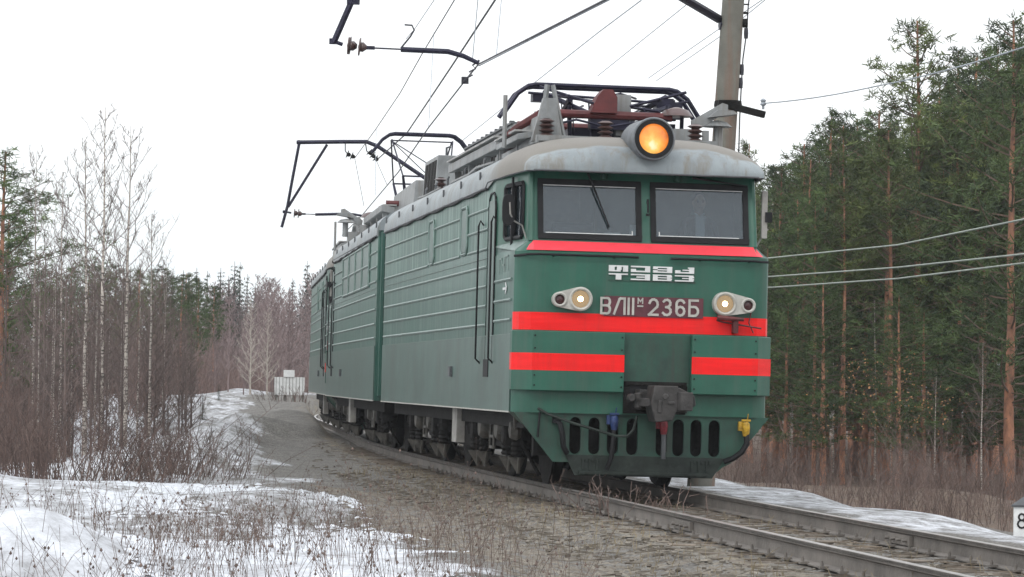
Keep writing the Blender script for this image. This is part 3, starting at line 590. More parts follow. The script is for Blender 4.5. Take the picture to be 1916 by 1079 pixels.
    mb = MB(); mb.tube([(-1.583, LEN, 3.735), (-1.583, 2.72, 3.735), (-1.575, 2.6, 3.80), (-1.57, 2.0, 3.80), (-1.47, .5, 3.803), (-1.43, .2, 3.803), (-1.36, .05, 3.803), (-1.2, .04, 3.803), (1.2, .04, 3.803), (1.36, .05, 3.803), (1.43, .2, 3.803), (1.57, 2, 3.803), (1.583, LEN, 3.735)], .013, 5)
    B(mb, 'gutter', 'dgrey', roof)
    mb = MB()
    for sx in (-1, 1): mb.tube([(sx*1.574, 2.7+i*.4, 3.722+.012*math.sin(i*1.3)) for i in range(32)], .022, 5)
    B(mb, 'roof_edge_shadow', 'black', roof)  # black wavy tube stands in for the shadow line under the roof edge
    for sx in (-1, 1):                 # small clamps along the roof edge
        for i in range(7): B(MB().box((sx*1.57, 3.4+i*1.95, 3.93), (.025, .035, .1)), 'roof_clamp', 'dgrey', roof)
    # top headlight
    hx, hz = .045, 4.215
    hl = B(MB().lathe([(.27, .7), (.262, .3), (.25, .02), (.248, .0), (.258, -.02), (.26, -.07), (.25, -.09), (.205, -.09), (.20, -.04), (.2, .44)], (hx, 0, hz), 'y', 32, False), 'roof_headlight', 'dgrey', smooth=True)
    hl.data.materials.clear(); hl.data.materials.append(M['hood'])
    B(MB().lathe([(.235, -.098), (.235, -.07), (.18, -.07), (.18, -.098), (.235, -.098)], (hx, 0, hz), 'y', 32, False), 'rim', 'black', hl, smooth=True)
    o = B(MB().lathe([(.186, -.06), (.15, -.075), (.08, -.085), (.0, -.088), (.0, -.05), (.186, -.05)], (0, 0, 0), 'y', 32), 'lens', 'hglass', hl, smooth=True); o.location = (hx, 0, hz)
    mb = MB(); mb.prism([(hx-.22, 3.98), (hx+.2, 3.98), (hx+.2, 4.3), (hx-.22, 4.3)], 'y', .12, .6); B(mb, 'headlight_fairing', 'roofb', hl, bevel=.04)
    # wipers, marker lamps
    for a, b in (((-.68, .30, 3.80), (-.44, .19, 3.20)), ((.60, .30, 3.79), (1.22, .26, 3.715))):
        mb = MB().tube([a, ((a[0]+b[0])/2, (a[1]+b[1])/2-.005, (a[2]+b[2])/2), b], [.016, .012, .008], 5); v = Vector(b)-Vector(a)
        mb.box(Vector(b)-v*.22+Vector((0, -.004, 0)), (.02, .012, v.length*.6), v.to_track_quat('Z', 'Y').to_matrix()); B(mb, 'wiper', 'black')
    for xx in (-.485, .425):
        B(MB().lathe([(.0, 0), (.045, .0), (.04, .05), (.02, .075), (0, .08)], (xx, .30, 3.735), 'z', 12), 'marker_lamp', 'pilotg', smooth=True)
    mb = MB().tube([(.03, .16, 3.45), (.03, .14, 3.5), (.035, .13, 3.34)], .014, 5); mb.lathe([(.025, 0), (.025, .03)], (.035, .14, 3.3), n=8); B(mb, 'post_catch', 'black')
    # mirrors
    mb = MB(); mb.prism([(a*.075+.0, 3.33+b*.19) for a, b in [(math.copysign(abs(math.cos(t/12*math.pi))**.6, math.cos(t/12*math.pi)), math.copysign(abs(math.sin(t/12*math.pi))**.6, math.sin(t/12*math.pi))) for t in range(24)]], 'y', 0, .05)
    mr_ = B(mb, 'mirror', 'black', bevel=.01); mr_.location = (-1.63, .30, 0); mr_.data = mr_.data
    B(MB().tube([(-1.62, .29, 3.42), (-1.61, .29, 3.28), (-1.56, .33, 3.2), (-1.45, .38, 3.15), (-1.40, .36, 3.0)], .011, 6), 'mirror_bracket', 'pale')
    mb = MB().bb(1.46, 1.53, .25, .31, 3.08, 3.66); m2 = B(mb, 'side_mirror', 'pale', bevel=.01); B(MB().bb(1.5, 1.58, .22, .34, 3.28, 3.4), 'mirror_back', 'black', m2)
    B(MB().tube([(1.55, .3, 3.2), (1.5, .3, 3.15), (1.42, .35, 2.98)], .012, 5), 'mirror_bracket', 'pale')
    # ledge fin running back along the side below the cab window
    for sx in (-1, 1):
        m_ = MB(); m_.add([(sx*1.55, 2.0, 2.96), (sx*1.55, .26, 2.845), (sx*1.40, .26, 2.965), (sx*1.47, .9, 2.975)], [(0, 1, 2, 3)]); m_.v += [(a, b, c-.012) for a, b, c in m_.v]; m_.f += [(4, 7, 6, 5), (0, 4, 5, 1)]
        B(m_, 'window_ledge', 'rib')
    # ribs, skirt, door, handrails
    for sx in (-1, 1):
        X_ = sx*1.556
        mb = MB()
        for zr in (3.47, 3.21, 2.96):
            segs = [(2.6, 4.55), (5.4, 8.3), (9.05, 15.2)] if sx < 0 else [(2.6, 5.6), (13.6, 15.2)]
            for a, b in segs: mb.tube([(X_, a, zr), (X_, b, zr)], [.017, .017], 6)
        for zr in (2.73, 2.48, 2.23, 1.99):
            mb.tube([(X_, 2.62, zr), (X_, 15.2, zr)], .018, 6)
            if zr < 2.6: mb.tube([(X_, .42, zr+.03), (X_, 1.85, zr+.03)], .018, 6)
        B(mb, 'wall_ribs', 'rib', smooth=True)
        B(MB().bb(X_-.004, X_+.004, 2.62, 15.2, 2.835, 2.842), 'weld_seam', 'rib')
        sk = MB(); sk.bb(min(X_*.999, X_+sx*.01), max(X_*.999, X_+sx*.01), .31, 15.28, .915, 1.845); ko = B(sk, 'skirt', 'greenl')
        B(MB().bb(min(X_, X_+sx*.016), max(X_, X_+sx*.016), .31, 15.28, .905, .922), 'skirt_edge', 'lampring', ko); B(MB().bb(min(X_, X_+sx*.014), max(X_, X_+sx*.014), .31, 15.28, 1.843, 1.850), 'seam', 'rib', ko)
        if sx < 0:                     # two narrow painted-over windows on this side
            for a, b in ((4.62, 5.3), (8.35, 9.0)):
                mb = MB(); lp = [(X_-.004, a+.1, 2.97), (X_-.004, a, 3.07), (X_-.004, a, 3.5), (X_-.004, a+.1, 3.6), (X_-.004, b-.1, 3.6), (X_-.004, b, 3.5), (X_-.004, b, 3.07), (X_-.004, b-.1, 2.97), (X_-.004, a+.1, 2.97)]
                mb.tube(lp, .02, 5); o = B(mb, 'window', 'rib', smooth=True); B(MB().bb(X_-.008, X_-.002, a+.03, b-.03, 3.0, 3.57), 'shutter', 'greenl', o)
        else:                          # four framed grilles on the other
            for a in (5.75, 7.7, 9.65, 11.6):
                b = a+1.85; mb = MB(); z0, z1 = 2.93, 3.68
                for q in (((a, z0), (b, z0)), ((b, z0), (b, z1)), ((b, z1), (a, z1)), ((a, z1), (a, z0)), ((a, 3.29), (b, 3.29))): mb.tube([(X_+.01, q[0][0], q[0][1]), (X_+.01, q[1][0], q[1][1])], .024, 5)
                o = B(mb, 'ventilation_grille', 'rib'); B(MB().bb(X_+.0, X_+.008, a+.03, b-.03, z0+.02, z1-.02), 'grille_panel', 'greenl', o)
        # door
        mb = MB(); lp = [(X_, 1.93, 1.5), (X_, 1.93, 3.45), (X_, 1.98, 3.58), (X_, 2.1, 3.64), (X_, 2.38, 3.64), (X_, 2.5, 3.58), (X_, 2.55, 3.45), (X_, 2.55, 1.5)]
        mb.tube(lp, .015, 5); o = B(mb, 'cab_door', 'black'); B(MB().bb(X_-.006, X_+.006, 1.95, 2.53, 1.55, 3.55), 'door_panel', 'greenl', o)
        for yy in (1.82, 3.02):
            B(MB().tube([(sx*1.56, yy+.0, 3.27), (sx*1.60, yy, 3.33), (sx*1.625, yy, 3.26), (sx*1.625, yy, 1.56), (sx*1.56, yy+.02, 1.5)], .013, 7, True), 'door_handrail', 'black', smooth=True)
        mb = MB().bb(min(X_+sx*.008, X_+sx*.022), max(X_+sx*.008, X_+sx*.022), 2.2, 2.62, 1.33, 1.55); B(mb, 'step_hole', 'black')
        for sy in (5.9,): B(MB().bb(min(X_+sx*.005, X_+sx*.05), max(X_+sx*.005, X_+sx*.05), sy-.1, sy+.1, 1.33, 1.47), 'body_lug', 'dgrey')
        mb = MB()
        for (a, b) in (((.80, 2.405), (1.12, 2.405)), ((.80, 2.405), (.90, 2.47)), ((.80, 2.405), (.90, 2.345))):
            A_ = Vector((X_+sx*.004, a[0], a[1])); B_ = Vector((X_+sx*.004, b[0], b[1])); d_ = B_-A_; mb.box((A_+B_)/2, (.006, d_.length, .03), Matrix.Rotation(math.atan2(d_.z, d_.y), 3, 'X'))
        B(mb, 'arrow_mark', 'white')
        mb = MB()                      # faint stencilled outline letters
        for (a, b, c, d) in ((.75, 2.62, .75, 2.8), (.75, 2.8, .98, 2.8), (.98, 2.8, .98, 2.62), (1.08, 2.62, 1.08, 2.79), (1.08, 2.7, 1.22, 2.7), (1.3, 2.6, 1.3, 2.78), (1.3, 2.78, 1.5, 2.78), (1.5, 2.78, 1.5, 2.6)):
            mb.box((X_+sx*.002, (a+c)/2, (b+d)/2), (.004, abs(a-c)+.02, abs(b-d)+.018))
        B(mb, 'faded_lettering', 'rib')
    # bottom: skirt strip under the boxes, pilot with slots
    mb = MB().prism([(-1.50, .10), (-1.33, .03), (1.33, .03), (1.5, .10), (1.5, .3), (-1.5, .3)], 'z', .90, 1.178); B(mb, 'buffer_beam', 'pilotg')
    outer = [(-1.545, .915), (-1.06, .335), (-.86, .335), (-.80, .205), (.87, .20), (1.0, .31), (1.1, .36), (1.40, .72), (1.555, .915)]
    holes = []
    for cx_ in (-.80, -.57, -.345, -.11, .247, .45, .667, .889):
        wd = .068; holes.append([(cx_+wd*math.cos(a), .805+wd*math.sin(a)) for a in [math.pi*i/8 for i in range(9)]]+[(cx_-wd*math.cos(a), .50-wd*math.sin(a)) for a in [math.pi*i/8 for i in range(9)]])
    mb = MB().holed(outer[::-1], holes, 'y', .04, .075); pi_ = B(mb, 'pilot', 'pilotg')
    mb = MB(); mb.prism([(-.92, .425), (-.80, .18), (.87, .175), (1.02, .42)], 'y', .018, .036); mb.bb(-.75, .8, -.03, .018, .20, .23)
    for xx in (-.70, -.62, -.53, .62, .70, .8):
        mb.bb(xx-.012, xx+.012, -.0, .02, .25, .38); mb.lathe([(.018, 0), (.018, -.02)], (xx+.04, .018, .36), 'y', 6)
    B(mb, 'track_clearer', 'plow', pi_)
    mb = MB()                          # pilot side wings
    for sx in (-1, 1): mb.add([(sx*1.545, .07, .915), (sx*1.06, .07, .335), (sx*1.06, .55, .5), (sx*1.5, .9, .915)], [(0, 1, 2, 3)]); 
    B(mb, 'pilot_wing', 'pilotg', pi_, fix=False)
    # coupler
    mb = MB().bb(-.24, .52, -.06, .03, 1.27, 1.315); mb.bb(-.24, -.17, -.05, .03, .95, 1.27); mb.bb(.46, .53, -.05, .03, .95, 1.27); mb.bb(-.24, .52, -.02, .03, .93, 1.0)
    B(mb, 'coupler_frame', 'grime')
    B(MB().bb(-.22, .46, -.028, -.01, .98, 1.28), 'coupler_pocket', 'black')
    mb = MB().bb(-.10, .22, -.35, .1, .98, 1.22)
    mb.prism([(.02, .84), (.22, .86), (.28, 1.0), (.28, 1.27), (.0, 1.27), (-.04, 1.05)], 'y', -.75, -.3)
    mb.prism([(.24, -.42), (.34, -.5), (.46, -.62), (.44, -.85), (.30, -.80), (.2, -.62)], 'z', .98, 1.2)
    mb.prism([(.20, 1.24), (.3, 1.25), (.48, 1.16), (.50, 1.05), (.38, .96), (.22, .98)], 'y', -.74, -.42)
    mb.prism([(-.2, -.50), (-.04, -.68), (-.02, -.38), (-.12, -.32)], 'z', 1.02, 1.12)
    mb.lathe([(.055, 0), (.055, .18)], (-.14, -.5, 1.0), n=12); mb.lathe([(.04, -.76), (.04, -.7)], (.13, 0, 1.14), 'y', 10); mb.bb(.04, .09, -.77, -.75, .95, 1.1); mb.bb(.16, .24, -.77, -.75, 1.05, 1.09)
    mb.lathe([(.045, -.62), (.05, -.58), (.05, -.5)], (-.24, 0, 1.12), 'y', 12)
    B(mb, 'coupler', 'steel', bevel=.012)
    # hoses, taps, cable
    mb = MB().tube([(-1.02, -.02, .81), (-1.0, -.06, .79), (-.97, -.07, .66), (-.955, -.06, .52), (-.90, -.02, .44)], .033, 8); mb.box((-1.03, .0, .83), (.1, .08, .07)); B(mb, 'air_hose', 'black', smooth=True)
    mb = MB().tube([(-1.26, .0, .965), (-1.15, -.05, .90), (-.85, -.08, .80), (-.5, -.1, .705), (-.33, -.12, .66), (-.2, -.14, .66), (-.13, -.16, .74), (-.10, -.2, .9)], .017, 7); B(mb, 'jumper_cable', 'plow', smooth=True)
    for n2, mm, x_, z_ in (('blue_tap', 'bluep', -.35, .83), ('red_tap', 'redp', .25, .79), ('yellow_tap', 'yellowp', 1.25, .79)):
        mb = MB().lathe([(.035, -.1), (.045, -.05), (.05, 0), (.045, .05), (.03, .07)], (x_, -.08, z_), 'z', 10); mb.lathe([(.04, -.12), (.045, -.04)], (x_, 0, z_), 'y', 10); mb.box((x_+.0, -.08, z_+.09), (.11, .03, .025)); mb.tube([(x_+.01, -.08, z_+.06), (x_+.02, -.1, z_+.17)], .008, 5); mb.box((x_-.06, -.04, z_+.02), (.05, .06, .11))
        B(mb, n2, mm, smooth=False, bevel=.004)
    B(MB().tube([(-.35, -.08, .74), (-.36, -.1, .62), (-.38, -.1, .40), (-.42, -.05, .26)], .03, 8), 'air_hose', 'black', smooth=True)
    B(MB().tube([(.25, -.08, .70), (.25, -.1, .6), (.25, -.08, .40)], .03, 8), 'air_hose', 'dgrey', smooth=True)
    B(MB().tube([(1.26, -.08, .71), (1.26, -.1, .6), (1.20, -.1, .5), (1.10, -.06, .42), (1.0, -.03, .38)], .036, 8), 'air_hose', 'black', smooth=True)
    B(MB().tube([(-1.24, -.01, .92), (-1.26, -.02, .62)], .014, 5), 'pilot_rod', 'black')
    # cab interior
    mb = MB(); mb.bb(-1.5, 1.5, 2.06, 2.1, 2.2, 3.9); mb.bb(-1.45, 1.45, .3, 2.1, 2.2, 2.24); mb.bb(-1.35, 1.35, .3, .75, 2.24, 2.93); B(mb, 'cab_lining', 'cabin')
    mb = MB(); mb.box((-1.0, .42, 2.98), (.22, .16, .07)); mb.box((-.78, .42, 2.975), (.25, .14, .05)); mb.box((-.35, .38, 3.03), (.2, .05, .14)); mb.box((.42, .38, 3.0), (.16, .06, .12)); mb.box((1.05, .4, 2.98), (.2, .12, .06)); mb.bb(-.14, -.06, .36, .4, 2.98, 3.2); B(mb, 'desk_items', 'white', bevel=.01)
    mb = MB(); mb.bb(-.95, -.45, 1.15, 1.3, 2.5, 3.25); mb.bb(-.9, -.5, .85, 1.3, 2.45, 2.6); B(mb, 'seat', 'dgrey', bevel=.04); mb = MB(); mb.bb(-.3, .35, 2.0, 2.05, 2.3, 3.75); B(mb, 'cab_back_door', 'greenl'); mb = MB(); mb.bb(-1.4, -.5, 1.9, 2.04, 3.0, 3.7); B(mb, 'cupboard', 'pale', bevel=.01); mb = MB(); mb.tube([(-1.3, .5, 3.72), (-.2, .5, 3.70)], .02, 6); B(mb, 'blind_rail', 'cabin')
    # underframe
    mb = MB(); mb.bb(-1.35, 1.35, .5, 15.1, .72, .914); mb.bb(-1.0, 1.0, 5.9, 9.4, .35, .72); mb.bb(-1.25, 1.25, .35, .5, .40, .9); B(mb, 'underframe', 'grime')  # last box: dark plate added behind the pilot slots to stand for shade
    for (yc) in (3.92, 11.43):
        mb = MB()
        for sx in (-1, 1):
            mb.prism([(yc-2.3, .62), (yc-1.9, .80), (yc+1.9, .80), (yc+2.3, .62), (yc+2.2, .5), (yc+.9, .56), (yc+.6, .42), (yc-.6, .42), (yc-.9, .56), (yc-2.2, .5)], 'x', sx*1.02, sx*1.12)
        mb.bb(-1.0, 1.0, yc-.3, yc+.3, .4, .75); bg_ = B(mb, 'bogie', 'grime', bevel=.01)
        for ya in (yc-1.5, yc+1.5):
            for sx in (-1, 1):
                B(MB().lathe([(.0, .60), (.16, .60), (.2, .64), (.5, .655), (.52, .62), (.6, .62), (.625, .66), (.625, .74), (.655, .75), (.655, .775), (.3, .76), (0, .76)][::1], (0, ya, .63), 'x', 28) if sx > 0 else MB().lathe([(a, -b) for a, b in [(.0, .60), (.16, .60), (.2, .64), (.5, .655), (.52, .62), (.6, .62), (.625, .66), (.625, .74), (.655, .75), (.655, .775), (.3, .76), (0, .76)]], (0, ya, .63), 'x', 28), 'wheel', 'grime', bg_, smooth=True)
                mb = MB(); mb.lathe([(.0, sx*1.34), (.13, sx*1.33), (.16, sx*1.3), (.19, sx*1.2), (.19, sx*1.05)], (0, ya, .63), 'x', 14); mb.bb(min(sx*1.05, sx*1.22), max(sx*1.05, sx*1.22), ya-.2, ya+.2, .45, .68); B(mb, 'axle_box', 'grime', bg_)
                for e_ in (-.42, .42):
                    mb = MB(); prof = [(.07+.018*(i % 2), .34+i*.03) for i in range(9)]; mb.lathe(prof, (sx*1.2, ya+e_, 0), 'z', 10); mb.lathe([(.11, .6), (.11, .63)], (sx*1.2, ya+e_, 0), 'z', 10); B(mb, 'spring', 'grime', bg_)
                    br = MB(); br.prism([(ya+e_-.14, .33), (ya+e_+.14, .33), (ya+e_+.03, .13), (ya+e_-.03, .13)], 'x', sx*1.17, sx*1.2); br.prism([(sx*1.1, .33), (sx*1.32, .33), (sx*1.2, .14), (sx*1.17, .14)], 'y', ya+e_-.012, ya+e_+.012)
                    B(br, 'spring_hanger', 'grime2', bg_)
            B(MB().lathe([(.09, -.8), (.09, .8)], (0, ya, .63), 'x', 10), 'axle', 'grime', bg_)
        for sx in (-1, 1):
            for yb in (yc-.85, yc+.75):
                mb = MB(); mb.lathe([(.0, sx*1.08), (.17, sx*1.08), (.185, sx*1.15), (.185, sx*1.28), (.15, sx*1.33), (0, sx*1.34)], (0, yb, .70), 'x', 16); B(mb, 'brake_cylinder', 'grime2', bg_, smooth=True)
            mb = MB()
            for yb in (yc-.3, yc+.05): mb.tube([(sx*1.25, yb, .9), (sx*1.27, yb, .66), (sx*1.27, yb+.02, .40)], .022, 5)
            for zb in (.42, .56, .74): mb.box((sx*1.27, yc-.12, zb), (.03, .4, .035))
            B(mb, 'link_frame', 'grime2', bg_)
            for yb in (yc-1.15, yc+1.2): B(MB().tube([(sx*1.3, yb, .91), (sx*1.3, yb, .78)], .035, 6), 'sand_pipe', 'pale', bg_)
            mb = MB()
            for yb in (yc-2.15, yc+2.15): mb = MB().tube([(sx*1.2, yb, .8), (sx*1.17, yb, .5), (sx*.95, yb, .12)], .025, 6); mb.lathe([(.14, .55), (.16, .65), (.12, .9)], (sx*1.15, yb, 0), 'z', 10); B(mb, 'sand_pipe', 'grime', bg_)
    for sx in (-1, 1): B(MB().bb(min(sx*1.3, sx*1.42), max(sx*1.3, sx*1.42), 6.35, 6.85, .42, .905), 'underfloor_box', 'pale', bevel=.008)
    mb = MB()
    for sx in (-1, 1): mb.tube([(sx*1.45, .55, .9), (sx*1.38, 1.0, .83), (sx*1.32, 1.35, .70)], .028, 6); mb.lathe([(.0, sx*1.25), (.1, sx*1.25), (.13, sx*1.3), (.1, sx*1.38), (0, sx*1.4)], (0, 1.45, .68), 'x', 12)
    B(mb, 'sand_box', 'grime2')
    # diaphragm at the joint
    mb = MB(); mb.bb(-1.42, 1.42, LEN, LEN+GAP/2-.01, .95, 3.72); B(mb, 'gangway_bellows', 'black')
    mb = MB(); mb.bb(-1.5, -1.45, LEN+.0, LEN+.25, 1.0, 3.8); mb.bb(1.45, 1.5, LEN+.0, LEN+.25, 1.0, 3.8); B(mb, 'gangway_plate', 'greens')
    mb = MB(); nn_ = 16
    arcs = [(-1.45*math.copysign(abs(math.cos(math.pi*k/nn_))**.62, math.cos(math.pi*k/nn_)), 3.72+.5*abs(math.sin(math.pi*k/nn_))**.85) for k in range(nn_+1)]
    mb.prism(arcs, 'y', LEN, LEN+GAP/2-.01); B(mb, 'gangway_roof', 'dgrey')
    # --- roof equipment
    def insul(x_, y_, z_, h=.35, r_=.09):
        pr = [(.05, 0)]
        for i in range(4): zz_ = h*(i+.5)/4; pr += [(.045, zz_-.03), (r_, zz_), (.045, zz_+.03)]
        pr += [(.05, h)]; return MB().lathe(pr, (x_, y_, z_), 'z', 12)
    mb = MB()
    for sx in (-1, 1): mb.bb(min(sx*.95, sx*1.08), max(sx*.95, sx*1.08), 1.6, 5.6, 4.28, 4.34)
    for yy in (1.7, 3.4, 5.2): mb.bb(-1.1, 1.1, yy, yy+.1, 4.26, 4.36)
    B(mb, 'roof_frame', 'roofb')
    for (x_, y_) in ((-.95, 1.9), (.95, 1.9), (-.95, 5.0), (.95, 5.0), (-.2, 1.9), (.45, 1.9)):
        o = B(insul(x_, y_, 4.34, .24, .105), 'roof_insulator', 'insul', smooth=True)
    mb = MB(); mb.bb(-1.05, -.85, 2.05, 3.3, 4.3, 4.62); mb.prism([(-1.12, 4.3), (-.72, 4.3), (-.82, 4.85), (-.98, 4.85)], 'y', 2.0, 2.12); mb.tube([(-1.0, 2.05, 4.35), (-.93, 2.05, 5.02)], .035, 4); mb.tube([(-.7, 2.05, 4.35), (-.86, 2.05, 5.02)], .03, 4); B(mb, 'pantograph_post', 'roofb')
    B(MB().tube([(-1.38, 2.6, 4.25), (-1.38, 2.6, 4.92)], .03, 6), 'roof_post', 'roofb')
    B(MB().bb(.05, .24, 2.55, 2.68, 4.45, 4.98), 'grounding_post', 'roofb', bevel=.005)
    mb = MB(); mb.bb(.75, 1.05, 2.3, 2.7, 4.3, 4.55); mb.prism([(1.0, 4.5), (1.45, 4.80), (1.45, 4.88), (1.38, 4.9), (.98, 4.66)], 'y', 2.3, 2.36); mb.prism([(1.18, 4.70), (1.56, 4.76), (1.5, 4.8), (1.3, 4.8)], 'y', 2.2, 2.5); mb.tube([(1.35, 2.4, 4.3), (1.35, 2.4, 4.62)], .06, 8); mb.lathe([(.2, 4.60), (.13, 4.66), (.03, 4.68)], (1.33, 2.4, 0), 'z', 14); mb.bb(1.05, 1.3, 2.2, 2.6, 4.15, 4.4); mb.bb(1.12, 1.19, 2.2, 2.3, 4.3, 4.53)
    B(mb, 'disconnector', 'roofb')
    B(MB().lathe([(.22, 4.72), (.16, 4.80), (.03, 4.84)], (.82, 2.5, 0), 'z', 14), 'disc_insulator', 'insul', smooth=True)
    for q in ((-1.12, 4.34, 2.4, 4.3, .08), (-1.05, 4.40, 4.85, 10.0, .13), (1.0, 4.40, 4.85, 10.0, .13)):
        x_, z_, ya, yb, h_ = q; mb = MB().prism([(x_-.13, z_), (x_+.13, z_+.05), (x_+.13, z_+h_+.05), (x_-.13, z_+h_)], 'y', ya, yb); o = B(mb, 'roof_duct', 'roofb', bevel=.01)
        B(MB().bb(x_-.16, x_+.1, ya, yb, z_+h_+.03, z_+h_+.055), 'duct_lid', 'roof', o)
    mb = MB()
    for sx in (-1, 1):
        for yy in (5.0, 6.6, 8.2, 9.8): mb = MB().bb(sx*1.05-.05, sx*1.05+.05, yy, yy+.06, 4.1, 4.42); B(mb, 'duct_support', 'roofb')
    for (ya, yb, zt) in ((6.8, 12.0, 4.93),):
        mb = MB().prism([(-.72, 4.22), (.72, 4.22), (.66, zt), (-.66, zt)], 'y', ya, yb); o = B(mb, 'resistor_housing', 'roofb', bevel=.01)
        lv = MB(); yy = ya+.25
        while yy < yb-.1: lv.add([(-.728, yy, 4.3), (-.728, yy+.2, 4.3), (-.676, yy+.2, zt-.06), (-.676, yy, zt-.06), (-.712, yy, 4.3), (-.712, yy+.2, 4.3), (-.66, yy+.2, zt-.06), (-.66, yy, zt-.06)], [(0, 1, 2, 3), (4, 7, 6, 5), (0, 4, 5, 1), (2, 6, 7, 3), (0, 3, 7, 4), (1, 5, 6, 2)]); yy += .32
        B(lv, 'louvre', 'grime', o)
        cl = MB(); yy = ya+.2
        while yy < yb: cl.box((-.66, yy, zt+.02), (.07, .09, .05)); yy += .5
        cl.bb(-.7, -.6, ya, yb, zt-.01, zt+.015); B(cl, 'lid_catch', 'dgrey', o)
    for (x_, y_, h_) in ((-1.0, 12.4, .3), (-.6, 13.7, .4), (-.6, 14.2, .4), (-.6, 14.8, .4), (.3, 14.2, .4)):
        B(insul(x_, y_, 4.2, h_, .11), 'roof_insulator', 'insul', smooth=True)
    B(MB().tube([(-.6, 13.7, 4.62), (-.6, 13.95, 4.7), (-.6, 14.2, 4.62), (-.6, 14.5, 4.7), (-.6, 14.8, 4.62), (-.5, 15.3, 4.4)], .022, 6), 'bus_bar', 'copper')
    mb = MB(); mb.bb(-.95, -.35, 13.6, 14.4, 4.05, 4.26); mb.tube([(-1.25, 10.4, 4.2), (-1.3, 12, 4.17), (-1.28, 13, 4.2)], .02, 5); mb.tube([(-1.2, 4.8, 4.22), (-1.32, 5.6, 4.2), (-1.3, 6.6, 4.17), (-1.25, 9, 4.2)], .022, 5); B(mb, 'conduit', 'roofb')
    for yy in (5.6, 7.7, 9.7, 11.2, 12.5): B(MB().tube([(-1.22, yy, 4.1), (-1.22, yy, 4.3), (-1.2, yy+.05, 4.33)], .018, 5), 'conduit_clamp', 'dgrey')
    return T

